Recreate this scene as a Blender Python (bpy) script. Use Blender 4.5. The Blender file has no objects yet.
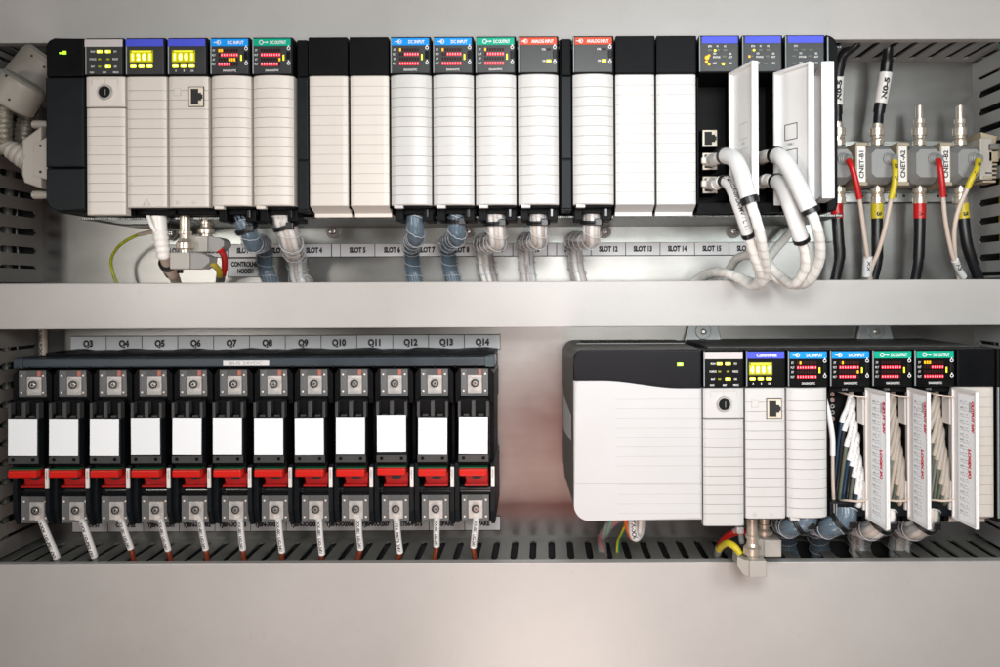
import bpy, bmesh, math, random
from mathutils import Vector, Matrix
random.seed(7)
S = 0.001
scene = bpy.context.scene
COL = scene.collection
# ------------------------------------------------------------------ camera model (all lengths in mm)
F, D, VX, VY, ROLL = 830.0, 840.0, 545.0, 290.0, math.radians(0.25)
def P(px, py, d):
    """reference pixel + distance in front of the mounting plate -> (X, d, Z) in mm"""
    u, v = px - VX, VY - py
    c, s = math.cos(-ROLL), math.sin(-ROLL)
    u2, v2 = u * c - v * s, u * s + v * c
    k = (D - d) / F
    return (u2 * k, d, v2 * k)

# ------------------------------------------------------------------ materials
MATS = {}
def mat(name, col, rough=0.5, metal=0.0, var=0.08, nscale=18.0, bump=0.0, bscale=400.0, alpha=1.0,
        emit=None, estr=1.0, spec=0.5, coat=0.0, dirt=0.0):
    if name in MATS: return MATS[name]
    m = bpy.data.materials.new(name); m.use_nodes = True
    nt = m.node_tree; N = nt.nodes; L = nt.links
    b = N['Principled BSDF']
    tc = N.new('ShaderNodeTexCoord')
    nz = N.new('ShaderNodeTexNoise'); nz.inputs['Scale'].default_value = nscale
    nz.inputs['Detail'].default_value = 6; nz.inputs['Roughness'].default_value = 0.65
    L.new(tc.outputs['Object'], nz.inputs['Vector'])
    rp = N.new('ShaderNodeValToRGB')
    rp.color_ramp.elements[0].position = 0.3; rp.color_ramp.elements[1].position = 0.7
    a = 1 - var; z = 1 + var
    rp.color_ramp.elements[0].color = (col[0]*a, col[1]*a*0.995, col[2]*a*0.985, 1)
    rp.color_ramp.elements[1].color = (min(1, col[0]*z), min(1, col[1]*z), min(1, col[2]*z), 1)
    L.new(nz.outputs['Fac'], rp.inputs['Fac'])
    out = rp.outputs['Color']
    if dirt > 0:
        n2 = N.new('ShaderNodeTexNoise'); n2.inputs['Scale'].default_value = 170; n2.inputs['Detail'].default_value = 8
        L.new(tc.outputs['Object'], n2.inputs['Vector'])
        r2 = N.new('ShaderNodeValToRGB'); r2.color_ramp.elements[0].position = 0.63; r2.color_ramp.elements[1].position = 0.78
        r2.color_ramp.elements[0].color = (0, 0, 0, 1); r2.color_ramp.elements[1].color = (dirt, dirt, dirt, 1)
        L.new(n2.outputs['Fac'], r2.inputs['Fac'])
        mx = N.new('ShaderNodeMixRGB'); mx.inputs['Color2'].default_value = (0.12, 0.09, 0.07, 1)
        L.new(r2.outputs['Color'], mx.inputs['Fac']); L.new(out, mx.inputs['Color1']); out = mx.outputs['Color']
    oi = N.new('ShaderNodeObjectInfo'); mo = N.new('ShaderNodeMapRange')
    mo.inputs['To Min'].default_value = 0.93; mo.inputs['To Max'].default_value = 1.03
    L.new(oi.outputs['Random'], mo.inputs['Value'])
    hs = N.new('ShaderNodeHueSaturation'); L.new(mo.outputs['Result'], hs.inputs['Value']); L.new(out, hs.inputs['Color']); out = hs.outputs['Color']
    L.new(out, b.inputs['Base Color'])
    b.inputs['Metallic'].default_value = metal
    mr = N.new('ShaderNodeMapRange'); mr.inputs['To Min'].default_value = max(0.02, rough - 0.07); mr.inputs['To Max'].default_value = min(1, rough + 0.07)
    L.new(nz.outputs['Fac'], mr.inputs['Value']); L.new(mr.outputs['Result'], b.inputs['Roughness'])
    b.inputs['Specular IOR Level'].default_value = spec
    b.inputs['Alpha'].default_value = alpha
    b.inputs['Coat Weight'].default_value = coat
    if bump > 0:
        n3 = N.new('ShaderNodeTexNoise'); n3.inputs['Scale'].default_value = bscale; n3.inputs['Detail'].default_value = 3
        L.new(tc.outputs['Object'], n3.inputs['Vector'])
        bp = N.new('ShaderNodeBump'); bp.inputs['Strength'].default_value = bump; bp.inputs['Distance'].default_value = 0.0004
        L.new(n3.outputs['Fac'], bp.inputs['Height']); L.new(bp.outputs['Normal'], b.inputs['Normal'])
    if emit:
        b.inputs['Emission Color'].default_value = (*emit, 1); b.inputs['Emission Strength'].default_value = estr
    MATS[name] = m
    return m

def plate_material():
    m = bpy.data.materials.new('galvanised plate'); m.use_nodes = True
    nt = m.node_tree; N = nt.nodes; L = nt.links; b = N['Principled BSDF']
    tc = N.new('ShaderNodeTexCoord')
    mp = N.new('ShaderNodeMapping'); mp.inputs['Rotation'].default_value = (0, math.radians(35), 0); mp.inputs['Scale'].default_value = (5, 5, 26)
    L.new(tc.outputs['Object'], mp.inputs['Vector'])
    w = N.new('ShaderNodeTexNoise'); w.inputs['Scale'].default_value = 3; w.inputs['Detail'].default_value = 6
    L.new(mp.outputs['Vector'], w.inputs['Vector'])
    n = N.new('ShaderNodeTexNoise'); n.inputs['Scale'].default_value = 9; n.inputs['Detail'].default_value = 6
    L.new(tc.outputs['Object'], n.inputs['Vector'])
    mx = N.new('ShaderNodeMixRGB'); mx.blend_type = 'MIX'; mx.inputs['Fac'].default_value = 0.82
    L.new(w.outputs['Fac'], mx.inputs['Color1']); L.new(n.outputs['Fac'], mx.inputs['Color2'])
    r = N.new('ShaderNodeValToRGB'); r.color_ramp.elements[0].position = 0.3; r.color_ramp.elements[1].position = 0.72
    r.color_ramp.elements[0].color = (0.155, 0.15, 0.14, 1); r.color_ramp.elements[1].color = (0.31, 0.305, 0.29, 1)
    L.new(mx.outputs['Color'], r.inputs['Fac']); L.new(r.outputs['Color'], b.inputs['Base Color'])
    b.inputs['Metallic'].default_value = 0.78
    mr = N.new('ShaderNodeMapRange'); mr.inputs['To Min'].default_value = 0.22; mr.inputs['To Max'].default_value = 0.42
    L.new(mx.outputs['Color'], mr.inputs['Value']); L.new(mr.outputs['Result'], b.inputs['Roughness'])
    MATS['plate'] = m
    return m

def perforated_material():
    m = bpy.data.materials.new('perforated metal'); m.use_nodes = True
    nt = m.node_tree; N = nt.nodes; L = nt.links; b = N['Principled BSDF']
    tc = N.new('ShaderNodeTexCoord'); mp = N.new('ShaderNodeMapping')
    mp.inputs['Scale'].default_value = (1000, 1000, 1000)
    mp.inputs['Rotation'].default_value = (0, 0, math.radians(90))
    L.new(tc.outputs['Object'], mp.inputs['Vector'])
    br = N.new('ShaderNodeTexBrick'); br.inputs['Scale'].default_value = 0.13
    br.inputs['Mortar Size'].default_value = 0.028; br.inputs['Mortar Smooth'].default_value = 0.2
    br.inputs['Color1'].default_value = (0.012, 0.014, 0.014, 1); br.inputs['Color2'].default_value = (0.16, 0.17, 0.16, 1)
    br.inputs['Mortar'].default_value = (0.42, 0.44, 0.42, 1)
    L.new(mp.outputs['Vector'], br.inputs['Vector']); L.new(br.outputs['Color'], b.inputs['Base Color'])
    b.inputs['Metallic'].default_value = 0.6; b.inputs['Roughness'].default_value = 0.35
    MATS['perf'] = m
    return m
plate_material(); perforated_material()

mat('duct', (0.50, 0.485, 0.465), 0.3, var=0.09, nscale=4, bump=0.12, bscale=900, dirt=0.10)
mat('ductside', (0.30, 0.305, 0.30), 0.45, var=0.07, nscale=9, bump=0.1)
mat('ductleftshade', (0.17, 0.16, 0.145), 0.45, var=0.07, nscale=9, bump=0.1)  # same grey PVC, darkened to carry the shade at the left edge
mat('ductwallshade', (0.155, 0.155, 0.142), 0.42, var=0.07, nscale=9, bump=0.1, dirt=0.15)  # same grey PVC again, shade of the slotted walls put into the colour
mat('insideshade', (0.02, 0.02, 0.02), 0.8)  # near-black colour standing in for shade inside ducts, sockets and vents
mat('cream', (0.66, 0.615, 0.56), 0.42, var=0.03, nscale=14, bump=0.15, bscale=1500, dirt=0.12)
mat('doorlit', (0.84, 0.84, 0.83), 0.35, var=0.02)  # door white raised so the open inner faces look fully lit
mat('white', (0.60, 0.597, 0.585), 0.38, var=0.025, nscale=14, bump=0.12, bscale=1500, dirt=0.05)
mat('groovesoft', (0.45, 0.44, 0.42), 0.6)
mat('groove', (0.38, 0.35, 0.32), 0.6)
mat('black', (0.004, 0.0043, 0.005), 0.45, var=0.3, nscale=60, bump=0.35, bscale=2200, spec=0.09)
mat('blackgloss', (0.01, 0.011, 0.012), 0.2, var=0.2)
mat('charcoal', (0.008, 0.0105, 0.0125), 0.42, var=0.25, nscale=40, bump=0.4, bscale=1800, spec=0.15)
mat('psublack', (0.006, 0.006, 0.009), 0.35, var=0.1, bump=0.3, bscale=2000, spec=0.15)
mat('screen', (0.035, 0.038, 0.038), 0.35, var=0.25, nscale=25, spec=0.4)
mat('screenblack', (0.005, 0.005, 0.005), 0.3, var=0.2, spec=0.15)
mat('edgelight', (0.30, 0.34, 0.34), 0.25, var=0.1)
mat('hblue', (0.008, 0.27, 0.76), 0.4, spec=.2, emit=(0.0, 0.22, 0.6), estr=0.12)
mat('hgreen', (0.002, 0.38, 0.24), 0.4, spec=.2)
mat('horange', (0.62, 0.075, 0.03), 0.4, spec=.2)
mat('hperi', (0.075, 0.10, 0.66), 0.4, spec=.2)
mat('hgrey', (0.55, 0.52, 0.52), 0.4)
mat('ledred', (0.5, 0.0, 0.02), 0.4, emit=(1.0, 0.006, 0.03), estr=1.5)
mat('ledpink', (0.8, 0.3, 0.3), 0.4, emit=(1.0, 0.30, 0.36), estr=1.8)
mat('ledoff', (0.035, 0.008, 0.008), 0.4, spec=.2)
mat('ledamber', (0.6, 0.3, 0), 0.4, emit=(1.0, 0.42, 0.0), estr=1.1)
mat('ledyellow', (0.7, 0.7, 0.05), 0.4, emit=(0.95, 0.90, 0.01), estr=1.1)
mat('ledbright', (0.9, 0.9, 0.5), 0.4, emit=(1.0, 1.0, 0.30), estr=2.2)
mat('ledolive', (0.15, 0.15, 0.0), 0.4, emit=(0.30, 0.28, 0.0), estr=0.6)
mat('ledcell', (0.3, 0.3, 0.0), 0.4, emit=(0.60, 0.56, 0.0), estr=0.9)
mat('ledgreen', (0.4, 0.9, 0.05), 0.4, emit=(0.45, 1.0, 0.03), estr=1.3)
mat('ink', (0.015, 0.015, 0.018), 0.6)
mat('printwhite', (0.8, 0.8, 0.8), 0.5)
mat('printgrey', (0.42, 0.42, 0.42), 0.5)
mat('printblack', (0.03, 0.03, 0.03), 0.5)
mat('printred', (0.75, 0.03, 0.07), 0.5)
mat('emboss', (0.56, 0.52, 0.47), 0.5)
mat('metal', (0.70, 0.68, 0.64), 0.28, metal=0.7, var=0.15, nscale=90)
mat('nickel', (0.74, 0.66, 0.55), 0.3, metal=0.65, var=0.12, nscale=60)
mat('zinc', (0.40, 0.42, 0.40), 0.33, metal=0.6, var=0.15, nscale=30)
mat('copper', (0.5, 0.2, 0.12), 0.35, metal=0.8)
mat('rj', (0.70, 0.62, 0.50), 0.3, var=0.2, nscale=100)
mat('labelgrey', (0.56, 0.57, 0.57), 0.35, var=0.05)
mat('labelstrip', (0.90, 0.90, 0.91), 0.35, var=0.03)
mat('labelwhite', (0.72, 0.72, 0.72), 0.35, var=0.04)
mat('labelsilver', (0.60, 0.62, 0.65), 0.32, var=0.08)
mat('glowpaper', (0.90, 0.94, 0.955), 0.55, var=0.01, emit=(.9, .95, 1), estr=.10)  # faint glow added to keep the labels bright; they are no lamps
mat('rib', (0.05, 0.052, 0.052), 0.4, var=.2)
mat('red', (0.42, 0.006, 0.006), 0.38, var=0.12)
mat('redbright', (0.66, 0.014, 0.008), 0.4, var=0.06, spec=.3)
mat('greenedge', (0.01, 0.12, 0.05), 0.5)
mat('slate', (0.028, 0.042, 0.055), 0.38, var=0.15, nscale=30)
mat('slateclear', (0.12, 0.16, 0.18), 0.2, alpha=0.7)
mat('clear', (0.60, 0.62, 0.62), 0.12, var=0.05, alpha=0.11, spec=0.7)
mat('terminal', (0.66, 0.62, 0.58), 0.35, metal=0.2, var=0.25, nscale=120)
mat('rivet', (0.85, 0.78, 0.74), 0.25)
mat('orangebit', (0.60, 0.07, 0.015), 0.4)
mat('wrap', (0.82, 0.86, 0.90), 0.18, var=0.06, nscale=80, alpha=0.22, spec=1.0)
mat('wrapblue', (0.40, 0.55, 0.68), 0.2, var=0.10, nscale=80, alpha=0.26, spec=1.0)
mat('wrapedge', (0.80, 0.84, 0.88), 0.3, alpha=0.55)
mat('drum', (0.27, 0.25, 0.215), 0.45, var=0.08, dirt=.2)  # putty tone darkened, holds the shade of the left edge in its colour
mat('ear', (0.42, 0.45, 0.45), 0.35, metal=.3, var=.08)
mat('wirewhite', (0.80, 0.78, 0.74), 0.4, var=0.05)
mat('wirecream', (0.60, 0.50, 0.42), 0.45, var=0.1)
mat('wiretan', (0.36, 0.26, 0.20), 0.45)
mat('wirebeige', (0.46, 0.40, 0.33), 0.5, var=0.1)
mat('wireblack', (0.010, 0.011, 0.013), 0.3, var=0.2)
mat('wirenavy', (0.010, 0.035, 0.07), 0.3, var=0.3)
mat('wiregrey', (0.16, 0.17, 0.15), 0.35, var=0.1)
mat('wiregreygreen', (0.10, 0.12, 0.09), 0.35, var=0.1)
mat('wirebrown', (0.19, 0.035, 0.01), 0.4)
mat('wirered', (0.50, 0.012, 0.012), 0.35)
mat('wireyellow', (0.62, 0.50, 0.02), 0.35)
mat('wiregreen', (0.01, 0.26, 0.12), 0.35)
mat('wireorange', (0.60, 0.12, 0.02), 0.35)
mat('wireblue', (0.06, 0.12, 0.20), 0.35)
mat('sleevewhite', (0.78, 0.78, 0.77), 0.3, var=0.02)
mat('spiralwhite', (0.88, 0.865, 0.82), 0.35, var=0.04)
mat('putty', (0.40, 0.375, 0.33), 0.45, var=0.05)
mat('puttydark', (0.15, 0.14, 0.125), 0.5, var=0.08)
mat('tapgrey', (0.27, 0.275, 0.27), 0.5, var=0.05, bump=0.3)
mat('tapgrey2', (0.18, 0.185, 0.18), 0.5, var=0.05, bump=0.3)
mat('beige', (0.38, 0.32, 0.22), 0.5, var=0.07)
mat('braid', (0.22, 0.21, 0.17), 0.35, metal=0.4, var=0.35, nscale=300, bump=1.0, bscale=900)
mat('zip', (0.008, 0.008, 0.009), 0.35)

# ------------------------------------------------------------------ mesh builder
TXT = {}
def text_mesh(s, bold=0.0):
    k = (s, bold)
    if k in TXT: return TXT[k]
    cu = bpy.data.curves.new('t', 'FONT'); cu.body = s; cu.size = 1.0; cu.resolution_u = 3; cu.offset = bold
    cu.align_x = 'CENTER'
    ob = bpy.data.objects.new('t', cu); COL.objects.link(ob)
    dg = bpy.context.evaluated_depsgraph_get(); dg.update()
    me = bpy.data.meshes.new_from_object(ob.evaluated_get(dg))
    vs = [(v.co.x, v.co.y) for v in me.vertices]; fs = [tuple(p.vertices) for p in me.polygons]
    bpy.data.objects.remove(ob); bpy.data.curves.remove(cu); bpy.data.meshes.remove(me)
    sc = 1 / 0.70
    vs = [(x * sc, (y - 0.35) * sc) for x, y in vs]    # cap height 1, centred
    TXT[k] = (vs, fs)
    return TXT[k]

def resample(pts, step=2.0, n=None):
    pts = [Vector(p) for p in pts]
    if len(pts) == 2:
        L_ = (pts[1] - pts[0]).length; n = n or max(2, int(L_ / step))
        return [pts[0].lerp(pts[1], i / n) for i in range(n + 1)]
    ext = [pts[0] * 2 - pts[1]] + pts + [pts[-1] * 2 - pts[-2]]
    dense = []
    for i in range(1, len(ext) - 2):
        p0, p1, p2, p3 = ext[i-1:i+3]
        for k in range(16):
            t = k / 16
            dense.append(0.5 * ((2*p1) + (p2-p0)*t + (2*p0-5*p1+4*p2-p3)*t*t + (3*p1-p0-3*p2+p3)*t**3))
    dense.append(pts[-1])
    cum = [0]
    for a, b in zip(dense, dense[1:]): cum.append(cum[-1] + (b - a).length)
    n = n or max(3, int(cum[-1] / step)); out = []; j = 0
    for i in range(n + 1):
        s = cum[-1] * i / n
        while j < len(cum) - 2 and cum[j+1] < s: j += 1
        seg = cum[j+1] - cum[j]
        out.append(dense[j].lerp(dense[j+1], (s - cum[j]) / seg if seg > 0 else 0))
    return out

def frames(pts):
    T = []
    for i in range(len(pts)):
        a = pts[max(0, i-1)]; b = pts[min(len(pts)-1, i+1)]
        T.append((b - a).normalized())
    up = Vector((0, 1, 0)) if abs(T[0].y) < 0.9 else Vector((1, 0, 0))
    n = (up - T[0] * up.dot(T[0])).normalized(); out = []
    for t in T:
        n = (n - t * n.dot(t)).normalized()
        out.append((t, n, t.cross(n)))
    return out

class MB:
    def __init__(s):
        s.v = []; s.f = []; s.m = []; s.sm = []; s.mats = []; s.xf = None
    def mi(s, m):
        m = MATS[m]
        if m not in s.mats: s.mats.append(m)
        return s.mats.index(m)
    def add(s, vs, fs, m, smooth=False):
        o = len(s.v); mi = s.mi(m)
        if s.xf: vs = [s.xf(Vector(v)) for v in vs]
        s.v += [Vector(v) for v in vs]
        for f in fs:
            s.f.append([o + i for i in f]); s.m.append(mi); s.sm.append(smooth)
    def addbm(s, bm, m, smooth=False):
        bmesh.ops.recalc_face_normals(bm, faces=bm.faces)
        bm.verts.index_update()
        s.add([v.co.copy() for v in bm.verts], [[v.index for v in f.verts] for f in bm.faces], m, smooth); bm.free()
    def box(s, x0, x1, d0, d1, z0, z1, m, bev=0.0, seg=2):
        bm = bmesh.new(); bmesh.ops.create_cube(bm, size=1)
        for v in bm.verts:
            v.co = Vector((x0 + (v.co.x + .5) * (x1 - x0), d0 + (v.co.y + .5) * (d1 - d0), z0 + (v.co.z + .5) * (z1 - z0)))
        if bev > 0: bmesh.ops.bevel(bm, geom=list(bm.edges), offset=bev, segments=seg, profile=0.5, affect='EDGES')
        s.addbm(bm, m)
    def prism(s, poly, a0, a1, axis, m, bev=0.0, seg=2, smooth=False):
        """poly 2D: axis 'd' -> (x,z); axis 'x' -> (d,z); axis 'z' -> (x,d)"""
        def mk(p, a):
            if axis == 'd': return Vector((p[0], a, p[1]))
            if axis == 'x': return Vector((a, p[0], p[1]))
            return Vector((p[0], p[1], a))
        bm = bmesh.new(); n = len(poly)
        A = [bm.verts.new(mk(p, a0)) for p in poly]; B = [bm.verts.new(mk(p, a1)) for p in poly]
        bm.faces.new(A); f2 = bm.faces.new(B)
        for i in range(n): bm.faces.new((A[i], A[(i+1) % n], B[(i+1) % n], B[i]))
        if bev > 0:
            bmesh.ops.bevel(bm, geom=[e for e in f2.edges], offset=bev, segments=seg, profile=0.5, affect='EDGES')
        s.addbm(bm, m, smooth)
    def rev(s, p0, dr, prof, m, n=20, smooth=True):
        """revolve (t, r) profile along dr from p0"""
        p0 = Vector(p0); dr = Vector(dr).normalized()
        up = Vector((0, 0, 1)) if abs(dr.z) < 0.9 else Vector((1, 0, 0))
        a = dr.cross(up).normalized(); b = dr.cross(a)
        vs = []; fs = []
        for t, r in prof:
            for k in range(n):
                th = 2 * math.pi * k / n
                vs.append(p0 + dr * t + (a * math.cos(th) + b * math.sin(th)) * r)
        for i in range(len(prof) - 1):
            s.add(vs[i*n:(i+2)*n], [(k, (k+1) % n, n+(k+1) % n, n+k) for k in range(n)], m, smooth)
        o = (len(prof)-1)*n
        s.add(vs[:n], [tuple(range(n))], m); s.add(vs[o:o+n], [tuple(range(n))], m)
    def cyl(s, p0, p1, r, m, n=16):
        v = Vector(p1) - Vector(p0); s.rev(p0, v, [(0, r), (v.length, r)], m, n)
    def sweep(s, pts, r, m, n=10, step=2.0, caps=True, raw=False):
        if not raw: pts = resample(pts, step)
        fr = frames(pts); vs = []; fs = []; cum = 0
        for i, p in enumerate(pts):
            if i: cum += (pts[i] - pts[i-1]).length
            t, a, b = fr[i]
            for k in range(n):
                th = 2 * math.pi * k / n
                rr = r(cum, th) if callable(r) else r
                vs.append(p + (a * math.cos(th) + b * math.sin(th)) * rr)
        for i in range(len(pts) - 1):
            for k in range(n):
                fs.append((i*n+k, i*n+(k+1) % n, (i+1)*n+(k+1) % n, (i+1)*n+k))
        s.add(vs, fs, m, True)
        if caps:
            o = (len(pts)-1)*n
            s.add(vs[:n], [tuple(range(n))], m); s.add(vs[o:o+n], [tuple(range(n))], m)
    def text(s, t, x, d, z, h, m, sx=0.8, rot=0.0, bold=0.0, width=None):
        vs, fs = text_mesh(t, bold)
        if width:
            w = max(v[0] for v in vs) - min(v[0] for v in vs); sx = width / (w * h)
        c, sn = math.cos(rot), math.sin(rot); out = []
        for a, b in vs:
            a *= h * sx; b *= h
            out.append((x + a*c - b*sn, d, z + a*sn + b*c))
        s.add(out, fs, m)
    def text_on_path(s, t, pts, s0, s1, r, h, m, bold=0.02, flip=False):
        """letters run along the path between arc lengths s0..s1, wrapped on a tube of radius r, facing the viewer"""
        pts = resample(pts, 1.0); cum = [0]
        for a, b in zip(pts, pts[1:]): cum.append(cum[-1] + (b - a).length)
        vs, fs = text_mesh(t, bold); xs = [v[0] for v in vs]; w0, w1 = min(xs), max(xs)
        out = []; view = Vector((0, 1, 0))
        for a, b in vs:
            q = (a - w0) / (w1 - w0)
            if flip: q = 1 - q; b = -b
            sv = s0 + (s1 - s0) * q
            i = 0
            while i < len(cum) - 2 and cum[i+1] < sv: i += 1
            tt = (sv - cum[i]) / max(1e-6, cum[i+1] - cum[i])
            p = pts[i].lerp(pts[i+1], tt); T = (pts[i+1] - pts[i]).normalized()
            nrm = (view - T * view.dot(T)).normalized(); side = T.cross(nrm)
            ph = b * h / r
            out.append(p + (nrm * math.cos(ph) + side * math.sin(ph)) * (r + 0.12))
        s.add(out, fs, m)
    def build(s, name, parent=None, o=(0, 0, 0)):
        me = bpy.data.meshes.new(name)
        me.from_pydata([((v.x - o[0]) * S, -(v.y - o[1]) * S, (v.z - o[2]) * S) for v in s.v], [], s.f)
        for m in s.mats: me.materials.append(m)
        me.polygons.foreach_set('material_index', s.m); me.polygons.foreach_set('use_smooth', s.sm)
        me.flip_normals(); me.update()
        ob = bpy.data.objects.new(name, me); COL.objects.link(ob)
        if parent: ob.parent = parent
        else: ob.location = (o[0]*S, -o[1]*S, o[2]*S)
        return ob

def tag(o, label=None, cat=None, group=None, kind=None):
    if label: o['label'] = label
    if cat: o['category'] = cat
    if group: o['group'] = group
    if kind: o['kind'] = kind
    return o
def thing(name, o, label, cat, group=None):
    e = bpy.data.objects.new(name, None); COL.objects.link(e); e.empty_display_size = 0.01
    e.location = (o[0]*S, -o[1]*S, o[2]*S)
    return tag(e, label, cat, group)

# ------------------------------------------------------------------ the setting
b = MB(); b.box(-900, 900, -6, 0, -520, 520, 'plate'); tag(b.build('mounting_plate'), kind='structure')
b = MB()   # shallow score marks / seams of sheets on the plate
PITCH = 18.0
def finger_poly(c):
    """one finger between two slots, in (u, d)"""
    h = PITCH / 2
    return [(c-h, 0), (c+h, 0), (c+h, 9), (c+h-1.2, 11), (c+h-3.3, 13), (c+h-3.3, 62), (c+h-0.9, 68), (c+h-0.4, 80), (c-h+0.4, 80),
            (c-h+0.9, 68), (c-h+3.3, 62), (c-h+3.3, 13), (c-h+1.2, 11), (c-h, 9)]
def duct(axis, u0, u1, w0, w1, walls, label, phase=0.0, skip=(), cover='duct', depth=80, wm='ductwallshade'):
    """axis 'x': runs along X between u0..u1 with heights w0..w1; axis 'z' the other way round"""
    o = (u0, 0, w0) if axis == 'x' else (w0, 0, u0)
    t = thing('wiring_duct', o, label, 'cable duct')
    for wall in walls:
        m = MB(); zz = (w0 + 0.3, w0 + 2.0) if wall == 'lo' else (w1 - 2.0, w1 - 0.3)
        k = math.floor((u0 - phase) / PITCH) + 1
        while True:
            c = phase + (k + 0.5) * PITCH
            if c - PITCH/2 < u0: k += 1; continue
            if c + PITCH/2 > u1: break
            if k not in skip:
                pl = finger_poly(c)
            else:
                pl = [(c-9, 0), (c+9, 0), (c+9, 9), (c-9, 9)]
            if axis == 'x':
                m.prism([(p[0], p[1]) for p in pl], zz[0], zz[1], 'z', wm)
            else:
                m.prism([(p[1], p[0]) for p in pl], zz[0], zz[1], 'x', wm)
            k += 1
        first = phase + (math.floor((u0 - phase) / PITCH) + 1) * PITCH
        if first - u0 > .5:
            if axis == 'x': m.box(u0, first, 0, 80, zz[0], zz[1], wm)
            else: m.box(zz[0], zz[1], 0, 80, u0, first, wm)
        last = phase + math.floor((u1 - phase) / PITCH) * PITCH
        if u1 - last > .5:
            if axis == 'x': m.box(last, u1, 0, 80, zz[0], zz[1], wm)
            else: m.box(zz[0], zz[1], 0, 80, last, u1, wm)
        m.build('slotted_wall', t, o)
    c = MB(); e = 1.6
    def bx(a0, a1, b0, b1, d0, d1, mm, bev=0.0):
        if axis == 'x': c.box(a0, a1, d0, d1, b0, b1, mm, bev)
        else: c.box(b0, b1, d0, d1, a0, a1, mm, bev)
    bx(u0, u1, w0 - 1.2, w1 + 1.2, depth - 1, depth + 1.5, cover, 0.9)
    bx(u0 + .5, u1 - .5, w0 - 1.0, w0 + 0.2, depth - 9, depth - 1.0, cover)
    bx(u0 + .5, u1 - .5, w1 - 0.2, w1 + 1.0, depth - 9, depth - 1.0, cover)
    c.build('duct_cover', t, o)
    c = MB(); bx(u0 + 1, u1 - 1, w0 + 2.2, w1 - 2.2, 0.3, 2.0, 'insideshade'); c.build('duct_base', t, o)
    return t

ZT, ZM1, ZM0, ZB = 229.0, 6.8, -32.6, -250.3
XL, XR = -508.0, 433.0
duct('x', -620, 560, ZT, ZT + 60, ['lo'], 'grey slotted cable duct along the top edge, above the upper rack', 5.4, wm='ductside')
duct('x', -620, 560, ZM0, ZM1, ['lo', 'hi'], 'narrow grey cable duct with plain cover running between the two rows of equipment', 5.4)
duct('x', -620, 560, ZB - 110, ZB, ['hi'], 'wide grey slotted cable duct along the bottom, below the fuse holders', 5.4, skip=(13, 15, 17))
duct('z', ZM1 + 3, ZT - 3, XL - 60, XL, ['hi'], 'shaded grey vertical slotted duct at the upper left edge, behind the round grey plugs', 5.0, wm='ductleftshade')
duct('z', ZB + 3, ZM0 - 3, XL - 60, XL, ['hi'], 'shaded grey vertical slotted duct at the lower left edge, beside the first fuse holder', -250.0, wm='ductleftshade')
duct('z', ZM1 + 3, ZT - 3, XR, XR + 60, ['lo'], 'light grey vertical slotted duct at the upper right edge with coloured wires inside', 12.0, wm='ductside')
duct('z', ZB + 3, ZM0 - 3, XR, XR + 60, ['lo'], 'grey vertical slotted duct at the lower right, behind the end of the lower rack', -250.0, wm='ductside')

# wires lying inside the ducts (seen through the slots)
def loose_wire(name, pts, r, m, label, cat='wire', group=None, n=10):
    w = MB(); w.sweep(pts, r, m, n, 4.0)
    return tag(w.build(name, None, tuple(pts[0])), label, cat, group)
cols = [('wireyellow', 'yellow'), ('wirebrown', 'brown'), ('wireblue', 'dark blue'), ('wiregreen', 'green'), ('wireblack', 'black')]
for i, (m, cn) in enumerate(cols):
    dd = 26 + i * 9
    x = XR + 17 - i * 2.4
    z1 = ZT + 10
    loose_wire('duct_wire', [(x, dd, 12), (x + 2*math.sin(i), dd - 3, 80), (x - 1, dd + 3, 150), (x + 1, dd - 2, 205), (x - 14 - 3*i, dd + 6, z1 + 4), (x - 60, dd, z1 + 12), (x - 240, dd - 4, z1 + 14)], 3.0, m,
               f'{cn} wire seen through the slots of the upper right vertical duct', 'wire', None)
for i, (m, cn) in enumerate([('wireblack', 'black'), ('wirewhite', 'white'), ('wiregrey', 'grey'), ('wireblack', 'black')]):
    loose_wire('duct_wire', [(XR + 8 + 2*i, 22 + 13*i, ZB + 6), (XR + 9 + i, 26 + 13*i, -180), (XR + 8 + 2*i, 22 + 12*i, -110), (XR + 10, 24 + 12*i, -38)], 3.2, m,
               ['rearmost black wire inside the lower right vertical duct', 'white wire inside the lower right vertical duct', 'grey wire inside the lower right vertical duct', 'front black wire inside the lower right vertical duct'][i], 'wire')
for i in range(4):
    loose_wire('duct_cable', [(XL - 12 - 3*i, 18 + 14*i, ZM1 + 4), (XL - 14, 20 + 14*i, 70), (XL - 10 - 2*i, 16 + 14*i, 140), (XL - 14, 20 + 14*i, ZT - 4)], 4.2, ['wireblack', 'puttydark', 'wireblack', 'wirenavy'][i],
               ['rearmost black cable inside the upper left vertical duct', 'dull grey cable inside the upper left vertical duct', 'second black cable from the front inside the upper left vertical duct', 'navy cable inside the upper left vertical duct'][i], 'cable')
for i in range(3):
    loose_wire('duct_cable', [(XL - 14 - 3*i, 20 + 17*i, ZB + 4), (XL - 12, 22 + 17*i, -140), (XL - 15, 18 + 17*i, ZM0 - 4)], 4.0, ['wireblack', 'wiregrey', 'wireblack'][i],
               ['rearmost black cable inside the lower left vertical duct', 'grey cable inside the lower left vertical duct', 'front black cable inside the lower left vertical duct'][i], 'cable')
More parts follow.
